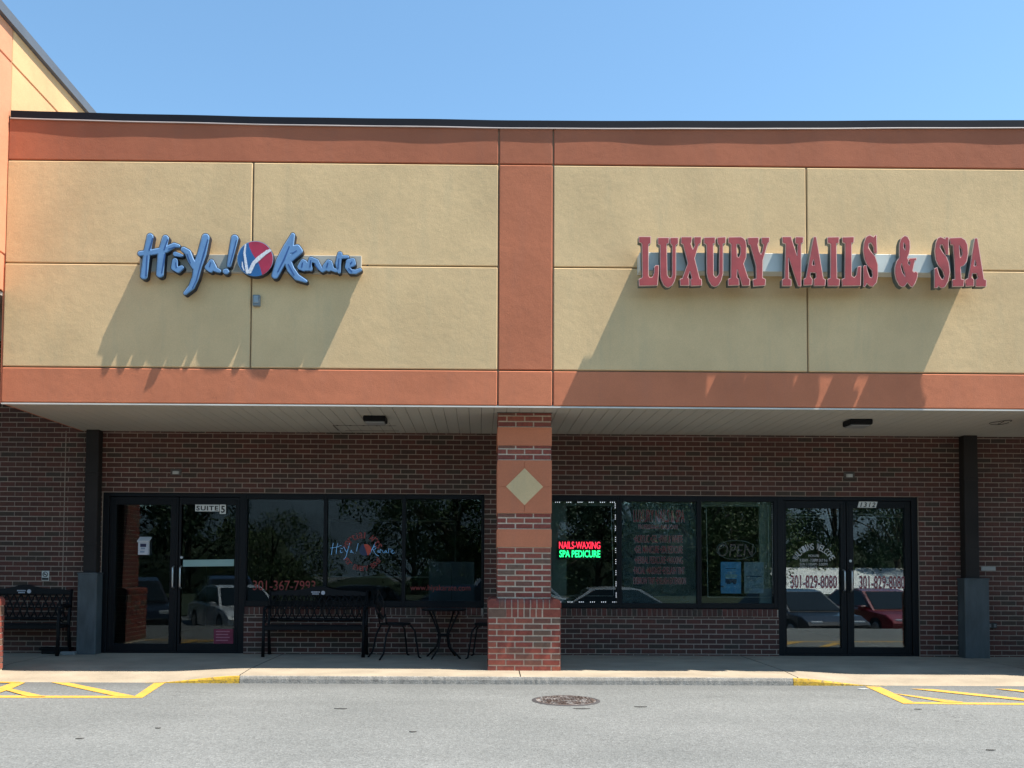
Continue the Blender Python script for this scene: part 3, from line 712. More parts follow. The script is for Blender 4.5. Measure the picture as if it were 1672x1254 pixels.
# pale returns of the salon's display windows
mb = MB()
def ret(px0, py0, px1, py1, y0=.17, y1=.20):
    a, b, za, zb = WR(px0, py0, px1, py1, y0); mb.box(a, b, y0, y1, za, zb)
ret(880, 812, 925, 990); ret(925, 812, 1008, 826); ret(1013, 812, 1142, 829); ret(1144, 812, 1262, 827); ret(1240, 827, 1266, 990, .168)
mb.build("window_return", m_return, bld)
m_dt = M("dull_white_trim", (.42, .45, .44), .6)       # thin white trim lines inside the salon windows
for L in ([(1004, 827), (998, 827), (1002, 973), (905, 973)], [(1017, 827), (1024, 827), (1028, 960)], [(1132, 832), (1126, 832), (1131, 962)], [(1149, 828), (1153, 829), (1156, 975), (1258, 975)], [(1254, 824), (1256, 960)]):
    P = [W(x, y, .13) for x, y in L]; mb = MB(); mb.tube([(x, .13, z) for x, z in P], .0046, 6); mb.build("display_trim", m_dt, bld)

# --- downspouts with galvanised guards
def downspout(x0, x1, g0, g1, ztop_guard):
    mb = MB(); mb.cbox(x0, x1, -.13, .0, ztop_guard-.3, ZS, .008); 
    for z in (1.55, 2.5): mb.cbox(x0-.004, x1+.004, -.134, .0, z, z+.04, .004)
    o = mb.build("downspout", m_bronze, bld)
    mb = MB(); mb.cbox(g0, g1, -.19, .0, .09, ztop_guard, .01); mb.cbox(g0-.006, g1+.006, -.196, .0, ztop_guard-.02, ztop_guard+.004, .004); mb.build("downspout_guard", m_galv, o)
downspout(-5.33, -5.155, -5.37, -5.115, 1.185); downspout(6.585, 6.775, 6.535, 6.865, 1.17)

# ================================================================== THE TALLER WING AT THE LEFT
wing = empty("gabled_building", (-6.5, -1, .1), "taller peach stucco building with grey metal coping at the left end", "building")
WX = XL-.004
mb = MB(); mb.box(WX-.3, WX-.012, -2.9, 6.0, 4.40, 7.48); mb.box(WX-6, WX-.3, -2.9, -2.6, 4.4, 7.48); mb.build("wall_core", m_wingorange, wing)
for (y0, y1, z0, z1, m) in ((-2.9, -1.965, 7.09, 7.48, m_wingorange), (-1.955, 6.0, 7.09, 7.48, m_wingtan), (-2.9, -1.965, 4.83, 7.07, m_wingorange), (-1.955, 6.0, 4.83, 7.07, m_wingtan), (-2.9, -2.02, 4.40, 4.81, m_wingorange)):
    mb = MB(); mb.cbox(WX-.05, WX, y0, y1, z0, z1, .006); mb.build("stucco_panel", m, wing)
mb = MB(); mb.box(WX-.34, WX+.05, -2.95, 6.0, 7.48, 7.60); mb.box(WX-6, WX-.34, -2.95, -2.6, 7.48, 7.6); mb.build("coping", m_copgrey, wing)
mb = MB(); mb.box(WX-6, WX-.02, -2.9, 0, 4.35, 4.39); mb.build("soffit", m_soffit, wing)
mb = MB(); mb.box(-20, WX-.3, .3, 8, 0, 7.2); mb.build("wall", m_wingtan, wing)

# ================================================================== SIGNS
LY = FY-.140         # front of the letters
LD = .078            # their depth
# --- blue script sign
ks = empty("channel_letter_sign", (W(405, 430, FY)[0], FY, W(405, 430, FY)[1]), "blue script HiYa! Karate letters with a red and blue disc on the tan wall", "wall sign")
A = lambda P: [(210+x/7.962, 370+y/7.962, r/7.962) for x, y, r in P]
B = lambda P: [(380+x/7.6, 370+y/7.6, r/7.6) for x, y, r in P]
STROKES = {
 'H': [A([(278, 128, 44), (240, 320, 46), (196, 640, 48)]), A([(478, 150, 44), (425, 350, 50), (405, 615, 50)]), A([(150, 350, 36), (290, 335, 40), (480, 300, 44), (590, 240, 34), (645, 250, 26)])],
 'i': [A([(605, 355, 32), (670, 372, 24), (700, 375, 14)]), A([(602, 445, 38), (592, 530, 44), (640, 562, 40), (690, 530, 28)])],
 'Y': [A([(712, 295, 36), (770, 335, 44), (805, 430, 44), (860, 520, 46)]), A([(1000, 140, 52), (955, 340, 60), (900, 500, 58), (868, 660, 46), (820, 780, 42), (735, 865, 26)])],
 'a': [A([(1072, 448, 26), (1030, 530, 42), (1065, 562, 36), (1100, 505, 26)]), A([(1085, 450, 24), (1125, 555, 34), (1175, 575, 26)])],
 '!': [A([(1378, 152, 50), (1340, 330, 42), (1305, 500, 32)]), A([(1262, 582, 40), (1268, 582, 40)])],
 'K': [B([(745, 105, 30), (690, 260, 66), (600, 430, 66), (525, 605, 46)]), B([(680, 300, 50), (800, 260, 42), (825, 300, 46), (720, 390, 46)]), B([(670, 400, 50), (720, 530, 50), (795, 625, 44), (905, 676, 24)])],
 'arat': [B([(872, 436, 34), (838, 500, 38), (880, 520, 34), (912, 470, 24)]), B([(898, 440, 26), (915, 520, 30), (955, 525, 22)]), B([(972, 405, 32), (950, 460, 30), (965, 525, 28)]), B([(972, 405, 32), (1040, 432, 32), (1078, 510, 30), (1110, 545, 24), (1140, 530, 24)]),
          B([(1186, 436, 30), (1146, 500, 36), (1190, 525, 32), (1222, 470, 24)]), B([(1212, 440, 24), (1232, 525, 28), (1280, 545, 24)]), B([(1330, 340, 32), (1308, 455, 38), (1318, 560, 24)]), B([(1310, 378, 26), (1425, 374, 20)])],
 'e': [B([(1440, 492, 22), (1505, 462, 24), (1490, 420, 32), (1432, 430, 28), (1418, 500, 30), (1460, 555, 32), (1520, 562, 28), (1582, 535, 22)])]}
CREASE = B([(868, 445, 8), (858, 505, 9)])
CR = [B(q) for q in ([(866, 452, 8), (856, 500, 9)], [(968, 420, 7), (958, 500, 8)], [(1020, 470, 7), (1062, 530, 7)], [(1180, 452, 8), (1168, 500, 9)], [(1318, 400, 7), (1306, 520, 8)], [(1462, 462, 8), (1478, 440, 9)], [(1440, 520, 7), (1480, 560, 7)],
      [(700, 250, 8), (640, 400, 11), (560, 560, 9)], [(745, 330, 7), (790, 300, 7)], [(690, 470, 8), (760, 600, 9)])]
CR += [A(q) for q in ([(312, 150, 7), (270, 300, 10)], [(240, 380, 7), (226, 640, 9)], [(505, 170, 7), (462, 300, 9)], [(470, 360, 7), (432, 600, 9)], [(1030, 170, 8), (985, 330, 11), (930, 520, 9), (880, 700, 8), (830, 800, 7)], [(760, 360, 7), (800, 470, 8)], [(1400, 180, 7), (1360, 340, 9), (1318, 490, 6)], [(1065, 470, 8), (1052, 520, 8)], [(612, 470, 7), (622, 530, 8)], [(520, 290, 7), (600, 265, 7)])]
def shape_of(strokes, h=.35, grow=0.0):
    xs_ = [p[0] for s in strokes for p in s]; ys_ = [p[1] for s in strokes for p in s]
    X, Y = sdf_grid(min(xs_)-10, max(xs_)+10, min(ys_)-10, max(ys_)+10, h)
    D = np.full(X.shape, 1e9)
    for s in strokes:
        d = sd_stroke(X, Y, s); k = .8; hh = np.clip(.5+.5*(D-d)/k, 0, 1); D = np.where(D > 1e8, d, D*(1-hh)+d*hh-k*hh*(1-hh))
    return X, Y, D
for key, st in STROKES.items():
    X, Y, D = shape_of(st)
    lt = solid("letter", contours(X, Y, D, .55), LY+.012, LD, m_navy, ks)
    solid("letter_trim", contours(X, Y, D, -.35), LY+.004, .012, m_bluetrim, lt)
    sm = key in ('arat', 'e', 'a', 'i')
    solid("letter_face", contours(X, Y, D, -.6 if sm else -.95), LY-.010, .030, m_blue, lt, bevel=.004 if sm else .006, res=2)
m_crease = M("deep_blue_crease", (.022, .075, .22), .5)
for c_ in CR:
    X, Y, D = shape_of([c_], .25); solid("crease", contours(X, Y, D, 0, .04), LY-.0115, .010, m_crease, ks)
# disc
ccx, ccz = W(416.8, 422.6, LY); rr = 29.6/144.5*1.0
mb = MB(); mb.cyl((ccx, LY, ccz), rr, rr, LD, 64, 'y'); disc = mb.build("disc", m_navy, ks)
mb = MB(); mb.cyl((ccx, LY-.004, ccz), rr*.985, rr*.985, .01, 64, 'y'); mb.build("disc_trim", m_bluetrim, disc)
X, Y = sdf_grid(384, 449, 390, 455, .3); Dc = np.hypot(X-416.8, Y-422.6)-28.4
split = [(380+x/7.6, 370+y/7.6) for x, y in [(190, 150), (205, 250), (240, 330), (285, 400), (320, 450), (345, 520), (365, 600), (380, 700), (900, 700), (900, 100), (190, 100)]]
Dr = sd_poly(X, Y, [split])
solid("disc_face", contours(X, Y, np.maximum(Dc, -Dr)), LY-.0075, .006, m_rblue, disc); solid("disc_face", contours(X, Y, np.maximum(Dc, Dr)), LY-.0075, .006, m_rred, disc)
st = [B([(158, 225, 9), (145, 330, 13), (162, 450, 15), (180, 565, 18)]), B([(465, 297, 12), (400, 330, 20), (320, 395, 26), (262, 450, 22), (210, 560, 22)]), B([(118, 440, 5), (122, 500, 8), (140, 545, 5)]), B([(420, 305, 14), (455, 285, 5)])]
X, Y, D = shape_of(st, .25); D = D + .5*np.sin(X*5.1+Y*1.3)*np.sin(Y*3.7)
solid("brush_mark", contours(X, Y, D, 0, .04), LY-.0105, .005, m_paint, disc)
a, b, za, zb = WR(228, 416, 587, 445, FY-.055)
mb = MB(); mb.cbox(a, b+.02, FY-.055, FY, za, zb, .004); mb.build("raceway", m_racek, ks)
# --- red slab letters
ns = empty("channel_letter_sign", (W(1325, 430, FY)[0], FY, W(1325, 430, FY)[1]), "red slab serif LUXURY NAILS & SPA letters on the tan wall", "wall sign")
Z1 = lambda P: [(1035+x/11.945, 375+y/11.945) for x, y in P]
Z2 = lambda P: [(1140+x/11.94, 375+y/11.94) for x, y in P]
Z3 = lambda P: [(1270+x/9.835, 375+y/9.835) for x, y in P]
Z4 = lambda P: [(1450+x/9.835, 375+y/9.835) for x, y in P]
LET = [
 [Z1([(95,130),(335,130),(335,260),(295,285),(290,300),(290,890),(310,925),(350,925),(375,890),(390,840),(400,720),(420,690),(490,690),(485,870),(465,1090),(100,1100),(95,960),(155,935),(165,920),(155,290),(145,260),(95,245)])],
 [Z1([(465,150),(690,150),(690,265),(650,275),(645,300),(655,880),(690,935),(730,930),(745,880),(745,310),(715,270),(705,265),(705,150),(870,150),(870,270),(825,300),(825,900),(800,1000),(750,1090),(690,1125),(640,1125),(580,1080),(530,980),(510,900),(510,300),(480,290),(465,270)])],
 [Z1([(920,135),(1135,135),(1135,230),(1115,275),(1150,375),(1190,300),(1170,240),(1170,135),(1320,135),(1315,255),(1270,290),(1190,560),(1280,920),(1290,955),(1325,960),(1330,1090),(1110,1100),(1100,960),(1130,950),(1095,815),(1055,930),(1080,955),(1085,1090),(905,1090),(895,960),(945,945),(1050,650),(960,290),(915,265)])],
 [Z2([(110,145),(335,140),(335,265),(295,275),(300,300),(305,880),(345,930),(385,890),(405,850),(415,300),(375,265),(375,145),(540,135),(540,265),(490,275),(490,850),(455,990),(400,1085),(330,1115),(260,1090),(200,990),(165,850),(160,300),(145,280),(110,265)])],
 [Z2([(590,140),(840,135),(900,170),(935,230),(945,320),(940,540),(890,665),(980,940),(1015,965),(1005,1090),(860,1095),(765,780),(760,930),(800,960),(805,1085),(585,1090),(580,960),(635,935),(640,290),(625,265),(585,255)]), Z2([(755,285),(800,285),(828,350),(825,460),(795,535),(765,525)])],
 [Z2([(965,150),(1180,145),(1185,240),(1165,290),(1195,420),(1225,475),(1250,420),(1275,290),(1240,260),(1235,145),(1395,145),(1390,240),(1360,270),(1265,600),(1260,935),(1320,965),(1310,1090),(1075,1105),(1065,965),(1130,950),(1125,700),(1015,300),(970,285)])],
 [Z3([(70,110),(215,108),(310,410),(320,230),(280,210),(285,110),(415,115),(410,210),(380,220),(378,910),(325,905),(175,455),(180,780),(220,800),(220,905),(70,905),(70,795),(110,780),(125,230),(75,210)])],
 [Z3([(575,110),(622,110),(735,780),(770,800),(765,900),(580,905),(580,795),(615,760),(610,695),(530,690),(525,750),(560,795),(555,890),(415,895),(415,790),(450,770)]), Z3([(575,480),(592,565),(556,565)])],
 [Z3([(800,115),(990,112),(985,215),(945,220),(955,780),(1000,795),(990,905),(805,905),(800,790),(845,770),(850,235),(835,218),(800,215)])],
 [Z3([(1035,115),(1230,110),(1225,205),(1190,215),(1190,740),(1230,765),(1265,720),(1285,590),(1340,578),(1335,900),(1035,905),(1030,790),(1075,775),(1080,220),(1040,205)])],
 [Z3([(1590,85),(1600,375),(1545,385),(1540,280),(1500,210),(1465,225),(1460,290),(1500,350),(1570,430),(1610,560),(1612,740),(1590,850),(1530,915),(1480,905),(1435,865),(1410,910),(1375,915),(1375,600),(1385,570),(1430,570),(1440,650),(1480,760),(1510,770),(1525,730),(1510,650),(1430,560),(1390,460),(1370,330),(1385,200),(1420,110),(1475,80),(1540,115),(1560,85)])],
 [Z4([(270,90),(320,110),(355,180),(360,290),(345,380),(315,450),(330,480),(345,460),(335,455),(465,450),(460,490),(435,495),(400,660),(420,680),(440,665),(485,690),(470,780),(440,860),(395,925),(365,910),(315,850),(275,905),(235,925),(180,890),(130,800),(110,700),(110,600),(140,500),(185,440),(180,370),(185,220),(215,130)]), Z4([(258,212),(282,250),(278,325),(254,290)]), Z4([(220,548),(265,690),(274,748),(235,690),(210,600)]), Z4([(332,498),(355,520),(347,568),(322,540)])],
 [Z4([(975,115),(975,400),(925,400),(915,330),(880,245),(845,245),(840,290),(880,360),(940,430),(980,530),(1000,680),(970,830),(920,920),(870,940),(810,905),(800,935),(745,935),(745,620),(795,600),(800,640),(830,740),(865,795),(890,790),(905,740),(880,660),(800,560),(765,470),(750,340),(770,200),(800,130),(845,110),(920,145),(925,115)])],
 [Z4([(985,130),(1180,122),(1240,160),(1280,240),(1290,380),(1270,510),(1225,575),(1170,600),(1180,790),(1230,800),(1220,910),(1035,915),(1030,800),(1075,790),(1070,560),(1045,250),(1005,235)]), Z4([(1148,258),(1182,310),(1192,400),(1162,448)])],
 [Z4([(1395,130),(1440,132),(1545,790),(1585,810),(1580,915),(1410,915),(1410,800),(1440,770),(1425,705),(1360,705),(1350,770),(1385,800),(1385,905),(1250,910),(1245,800),(1290,770)]), Z4([(1400,488),(1420,572),(1386,582)])]]
LY2 = FY-.262; LD2 = .082
for loops in LET:
    xs_ = [p[0] for p in loops[0]]; ys_ = [p[1] for p in loops[0]]
    X, Y = sdf_grid(min(xs_)-3, max(xs_)+3, min(ys_)-3, max(ys_)+3, .25); D = sd_poly(X, Y, loops)
    lt = solid("letter", contours(X, Y, D, 0.0, .05), LY2+.006, LD2, m_can, ns)
    solid("letter_trim", contours(X, Y, D, -.05, .05), LY2-.004, .012, m_trim, lt)
    solid("letter_face", contours(X, Y, D, -1.0, .05), LY2-.009, .010, m_red, lt)
a, b, za, zb = WR(1044.5, 414, 1588, 444, FY-.160)
mb = MB(); mb.cbox(a, b, FY-.160, FY, za, zb, .004)
for k in range(1, 4): mb.box(a+(b-a)*k/4-.003, a+(b-a)*k/4+.003, FY-.1615, FY-.01, za-.001, zb+.001)
mb.build("raceway", m_race, ns)
# --- small grey box under the blue sign
a, b, za, zb = WR(412, 481, 424, 499, FY-.05)
jb = empty("junction_box", ((a+b)/2, FY, za), "small grey electrical box below the round disc of the blue sign", "electrical box")
mb = MB(); mb.cbox(a, b, FY-.05, FY, za, zb, .006); mb.build("box", M("grey_box_paint", (.16, .19, .21), .5), jb)
mb = MB(); mb.cbox(a+.014, b-.014, FY-.062, FY-.048, za+.03, zb-.012, .004); mb.build("cover", M("pale_grey_cover", (.25, .30, .33), .5), jb)
# --- screw holes and old patch marks on the stucco
mb = MB()
for px, py, r in ((1308, 352, .012), (1226, 487, .014), (1400, 494, .022), (1563, 527, .008), (1316, 487, .007), (193, 414, .01), (1052, 365, .006), (592, 430, .01), (600, 433, .012)):
    x, z = W(px, py, FY); mb.cyl((x, FY-.0008, z), r, r*.8, .003, 7, 'y')
for q in ((180, 413, 205, 415), (180, 415, 184, 420), (199, 415, 205, 419), (1404, 484, 1428, 486), (1215, 482, 1234, 484)):
    a, b, za, zb = WR(*q, FY); mb.box(a, b, FY-.001, FY+.002, za, zb)
mb.build("mounting_scar", M("brown_scar", (.16, .12, .08), .95), bld)

# ================================================================== FIXTURES UNDER THE CANOPY
def soffit_light(px, label):
    x, y = G(px, 682, ZS) if False else (W(px, 682, -1.25)[0], -1.25)
    t = empty("ceiling_light", (x, y, ZS), label, "ceiling light", "square dark lights under the canopy")
    mb = MB(); mb.cbox(x-.137, x+.137, y-.12, y+.12, ZS-.068, ZS, .010); mb.build("housing", m_black, t)
    mb = MB(); mb.cbox(x-.12, x+.12, y-.10, y+.10, ZS-.085, ZS-.064, .008); mb.build("lens", M("frosted_lens", (.2, .2, .2), .5), t)
soffit_light(613, "dark square soffit light above the blue shop window, left of the pillar"); soffit_light(1400, "dark square soffit light above the salon door, right of the pillar")
def wall_lamp(px, py, label):
    x, z = W(px, py, 0); t = empty("wall_light", (x, -.006, z), label, "wall light", "small emergency lamps above the doors")
    mb = MB(); mb.cbox(x-.075, x+.075, -.02, 0.0, z-.045, z+.045, .008); mb.build("plate", M("brown_plate", (.07, .055, .045), .6), t)
    mb = MB()
    P = [(x+.045*math.cos(a), -.02-.03*math.sin(a)) for a in [math.pi*k/8 for k in range(9)]]
    mb.add([(p, q, z-.03) for p, q in P]+[(p, q, z+.012) for p, q in P], [(k, k+1, k+10, k+9) for k in range(8)]+[tuple(range(9)), tuple(range(9, 18))]); mb.build("lens", M("cloudy_lens", (.38, .36, .33), .5), t)
wall_lamp(288, 771, "small half-round lamp on the brick above the left glass doors"); wall_lamp(1386, 776, "small half-round lamp on the brick above the right glass doors")
x, y = W(1634, 680, -1.2)[0], -1.2
mb = MB(); mb.tube([(x+.10*math.cos(a)*(1+.08*math.sin(3*a)), y+.16*math.sin(a), ZS-.006-.004*math.sin(2*a)) for a in [2*math.pi*k/20 for k in range(20)]], .0035, 5); mb.tube([(x-.02, y-.1, ZS-.006), (x-.03, y, ZS-.03), (x-.01, y+.03, ZS-.01)], .004, 5)
tagp(mb.build("loose_wire", m_black, None, (x, y, ZS)), "thin black wire looped in a ring under the soffit at the right", "wire")

# small things on the brick
def plate(px0, py0, px1, py1, mat, name, label, cat, Y=-.012, d=.008, origin=True):
    a, b, za, zb = WR(px0, py0, px1, py1, Y); t = empty(name, ((a+b)/2, Y, za), label, cat); mb = MB(); mb.cbox(a, b, Y, Y+d, za, zb, .002); mb.build("panel", mat, t); return t, (a, b, za, zb)
t, (a, b, za, zb) = plate(68, 932, 80, 948, m_whitev, "no_smoking_sign", "small white no smoking sign on the brick above the left bench", "sign")
mb = MB(); cx_, cz_ = (a+b)/2, za+(zb-za)*.64
mb.tube([(cx_+.032*math.cos(q), -.0145, cz_+.032*math.sin(q)) for q in [2*math.pi*k/20 for k in range(21)]], .0045, 5); mb.tube([(cx_-.022, -.0145, cz_+.022), (cx_+.022, -.0145, cz_-.022)], .004, 5)
mb.box(cx_-.022, cx_+.014, -.0140, -.012, cz_-.006, cz_+.004); mb.box(a+.006, b-.006, -.0140, -.012, za+.008, za+(zb-za)*.30); mb.build("symbol", m_blk, t)
plate(1602, 925, 1626, 932, M("grey_white_plate", (.30, .29, .27), .6), "wall_plate", "blank pale plate on the brick right of the right downspout", "plate")
t, (a, b, za, zb) = plate(1613, 1017, 1628, 1026, m_blk, "wall_outlet", "dark electrical outlet on the brick right of the right downspout", "outlet", -.03, .03)
mb = MB()
for q in ((a+.01, a+.045), (b-.045, b-.01)): mb.box(q[0], q[1], -.032, -.029, za+.015, zb-.015)
mb.build("socket", M("grey_socket", (.14, .14, .14), .5), t)

# ================================================================== WINDOW LETTERING, PLATES, PAPERS
def decal(name, meshes, mats, parent, label=None):
    me = merge(meshes, mats); o = link(name, me, parent)
    if label: o['label'] = label
    return o
DY = GY-.0025
k1, k2, k3 = windows['k1'][0], windows['k2'][0], windows['k3'][0]
decal("window_lettering", [(text_px("301-367-7993", 413, 948, 515, 964, DY), 0)], [m_decred], k1, "red telephone number")
decal("window_lettering", [(text_px("www.hiyakarate.com", 670, 955, 768, 967, DY), 0)], [m_decred], k3, "red web address")
# the blue script again, small, on the middle pane
def mapd(p):
    x, y, r = p; return (538+(x-224)/(589-224)*107, 885+(y-380)/(484-380)*30, max(r*.075, .32))
ms = []
for key, st in STROKES.items():
    s2 = [[mapd(p) for p in s] for s in st]; X, Y, D = shape_of(s2, .12)
    lp = contours(X, Y, sdmin(D) if False else D, 0, .02)
    ms.append((stand(curve_mesh("d", [[W(x, y, DY) for x, y in l] for l in lp], .001), DY, .001), 0))
decal("window_lettering", ms, [m_declight], k2, "small blue HiYa! Karate script")
cx_, cz_ = W(594, 898, DY); mb = MB(); X, Y = sdf_grid(580, 612, 885, 912, .2); D = np.maximum(np.hypot((X-597), (Y-898))-9.5, -sd_poly(X, Y, [[(560, 880), (590, 880), (597, 897), (603, 915), (560, 915)]]))
D2 = np.maximum(np.hypot((X-596), (Y-898))-9.5, sd_poly(X, Y, [[(560, 880), (590, 880), (597, 897), (603, 915), (560, 915)]]))
decal("window_logo", [(stand(curve_mesh("d", [[W(x, y, DY) for x, y in l] for l in contours(X, Y, D)], .001), DY, .001), 0), (stand(curve_mesh("d", [[W(x, y, DY) for x, y in l] for l in contours(X, Y, D2)], .001), DY, .001), 1)], [m_decor, M("navy_vinyl", (.012, .025, .07), .6)], k2, "orange and navy disc")
cx_, cz_ = W(592, 902, DY)
decal("window_lettering", [(m_, 0) for m_ in arc_text("Martial Arts", cx_, cz_, .24, .235, R(158), R(22), .085, DY)], [m_decred], k2, "red arched words Martial Arts")
decal("window_lettering", [(m_, 0) for m_ in arc_text("for Every Body", cx_, cz_, .245, .22, R(205), R(335), .07, DY, True)], [m_decred], k2, "red words curving below the logo")
# suite plate
ps = []; m_plate = m_whitev
mb = MB(); a, b, za, zb = WR(319, 824, 358, 835, GY-.03); mb.box(a, b, .040, .044, za, zb); a2_, b2_, za2, zb2 = WR(359, 824, 369, 839, GY-.03); mb.box(a2_, b2_, .039, .0435, za2, zb2)
o = mb.build("number_plate", m_plate, kd[1]); o['label'] = "SUITE 5 in black on white tiles"
decal("plate_lettering", [(text_px("SUITE", 320.5, 825.8, 356.5, 833.6, .0385, offset=.03, spacing=1.15), 0), (text_px("5", 360.8, 825.6, 367.2, 837.5, .0375, offset=.03), 0)], [m_blk], kd[1])
mb = MB(); a, b, za, zb = WR(1400, 819, 1433, 829, .04); mb.add([(a, .040, za), (b-.025, .040, za), (b, .040, zb), (a+.025, .040, zb), (a, .0445, za), (b-.025, .0445, za), (b, .0445, zb), (a+.025, .0445, zb)], [(0, 1, 2, 3), (7, 6, 5, 4), (0, 4, 5, 1), (1, 5, 6, 2), (2, 6, 7, 3), (3, 7, 4, 0)])
o = mb.build("number_plate", m_plate, nd[1]); o['label'] = "1312 in black on slanted white tiles"
decal("plate_lettering", [(text_px("1312", 1404.5, 820.3, 1429.5, 828, .0385, shear=.25, offset=.02, spacing=1.3), 0)], [m_blk], nd[1])
# reflective strip and pink notice on the left doors
mb = MB(); a, b, za, zb = WR(299, 914, 382, 925.5, .07); mb.add([(a, .068, za), (b, .068, za+.012), (b, .068, zb+.008), (a, .068, zb-.004), (a, .072, za), (b, .072, za+.012), (b, .072, zb+.008), (a, .072, zb-.004)], [(0, 1, 2, 3), (7, 6, 5, 4), (0, 4, 5, 1), (1, 5, 6, 2), (2, 6, 7, 3), (3, 7, 4, 0)])
o = mb.build("door_strip", M("pale_teal_strip", (.22, .34, .32), .5, 0, .05), kd[1]); o['label'] = "pale teal strip across the glass"
mb = MB()
a, b, za, zb = WR(349, 1027, 381, 1051, .07); t = empty("notice", ((a+b)/2, .07, za), "pink notice with pale lines low on the left shop's right door glass", "notice")
mb.box(a, b, .067, .069, za, zb); mb.build("sheet", M("crimson_paper", (.17, .022, .045), .8, 0, .3, 12), t); mb = MB()
for k in range(4): mb.box(a+.03, b-.05-.02*(k % 2), .0655, .0668, zb-.04-.04*k, zb-.028-.04*k)
mb.build("print", M("pink_print", (.35, .14, .17), .8), t)
# brochure box hanging on the left door glass
a, b, za, zb = WR(226, 880, 243, 906, .03); t = empty("brochure_box", ((a+b)/2, .07, za), "white brochure box hanging on the glass of the left shop's left door", "brochure box")
mb = MB(); mb.cbox(a, b, .015, .068, za, zb-.02, .004); mb.build("box", M("white_plastic", (.42, .43, .47), .5), t)
mb = MB(); mb.add([(a-.008, .005, zb-.045), (b+.01, .005, zb-.045), (b+.02, .068, zb+.012), (a+.004, .068, zb+.012), (a-.008, .003, zb-.025), (b+.01, .003, zb-.025), (b+.02, .066, zb+.03), (a+.004, .066, zb+.03)], [(0, 1, 2, 3), (4, 5, 6, 7), (0, 1, 5, 4), (1, 2, 6, 5), (2, 3, 7, 6), (3, 0, 4, 7)]); mb.build("lid", M("white_lid", (.45, .45, .46), .5), t)
mb = MB(); mb.box(a+.03, b-.03, .0135, .0155, zb-.11, zb-.065); mb.build("label_panel", M("navy_label", (.01, .012, .05), .6), t)
mb = MB(); mb.box(a+.04, b-.045, .0135, .0155, za+.075, za+.10); mb.box(a+.03, b-.05, .0135, .0155, za+.03, za+.055); mb.build("print", M("faint_blue_print", (.18, .23, .3), .6), t)
# LED sign
a, b, za, zb = WR(912, 882, 981, 912, .11); t = empty("led_sign", ((a+b)/2, .11, za), "lit red and green LED sign reading NAILS-WAXING SPA PEDICURE", "LED sign")
mb = MB(); mb.cbox(a-.01, b+.01, .112, .15, za-.01, zb+.005, .004); mb.build("housing", m_blk, t)
link("lettering", merge([(text_px("NAILS-WAXING", 913, 884.5, 980, 896, .109, offset=.006), 0)], [m_ledr]), t)['label'] = "red NAILS-WAXING"
link("lettering", merge([(text_px("SPA PEDICURE", 913.5, 898.5, 980, 910, .109, offset=.02), 0)], [m_ledg]), t)['label'] = "green SPA PEDICURE"
# LED strips round the salon windows
def led(name, groups, label):
    mb = MB(); mb.tube([(p[0], .071, p[1]) for p in [W(q[0], q[1], .071) for q in groups]], .002, 4, 1)
    for px, py, v in groups_iter(groups):
        x, z = W(px, py, .06); mb.cbox(x-.005, x+.005, .060, .073, z-.005, z+.005, .002)
    x, z = W(groups[0][0], groups[0][1], .06)
    tagp(mb.build(name, [m_ledw, m_black], None, (x, .06, z)), label, "LED strip")
def groups_iter(groups):
    for (x, y, v) in groups:
        for k in (-1, 0, 1): yield (x+(0 if v else k*3.2), y+(k*3.2 if v else 0), v)
L1 = [(910.5+18.3*k, 820.0, 0) for k in range(5)]+[(1000, 820.0, 0)]+[(1004.6+.2*k, 826+18.2*k, 1) for k in range(9)]+[(1004-18.3*k, 983, 0) for k in range(6)]
led("led_strip", L1, "string of white LED dots around the window with the lit sign")
L2 = [(1260.6+.2*k, 825+18.1*k, 1) for k in range(9)]
mb = MB(); mb.tube([(p[0], .068, p[1]) for p in [W(q[0], q[1], .068) for q in L2]], .002, 4)
for k, (x_, y_, v) in enumerate(L2):
    for q in (-1, 0, 1):
        x, z = W(x_, y_+q*3.0, .06); s = .0032 if k != 1 else .006; mb.box(x-s, x+s, .060, .066, z-s, z+s)
x, z = W(1264, 970, .06); tagp(mb.build("led_strip", M("dim_led", (.35, .38, .38), .5), None, (x, .06, z)), "dim string of LED dots down the right edge of the third salon window", "LED strip")
# service list film in the middle salon window
a, b, za, zb = WR(1016, 820, 1138, 986, .088); t = empty("window_poster", ((a+b)/2, .088, za), "grey film poster listing nail salon services in red outlined letters", "poster")
mb = MB(); mb.box(a, b, .090, .093, za, zb); mb.build("film", film("grey_window_film", (.085, .11, .115), .75), t)
m_pout = M("grey_pink_outline", (.85, .72, .72), .7); m_pred = M("deep_red_print", (.55, .03, .05), .7)
rows = [("LUXURY NAILS & SPA", 1034, 832, 1118, 853), ("PROFESSIONAL NAILS CARE", 1042, 856.5, 1107, 864), ("•ACRYLIC •GEL •PINK & WHITE", 1035, 873.5, 1115, 886.5), ("•GEL MANICURE •SPA PEDICURE", 1036, 891, 1115, 903.5),
        ("•HERBAL PEDICURE •WAXING", 1036, 908.5, 1115, 920.5), ("•FACIAL •MASSAGE •EYELASH TINT", 1034, 925.5, 1118, 937.5), ("EYEBROW TINT •EYELASH EXTENSION", 1034, 942.5, 1120, 954)]
for body_, x0, y0, x1, y1 in rows:
    link("lettering", merge(outlined(body_, x0, y0, x1, y1, .0885, off=.014), [m_pout, m_pred]), t)
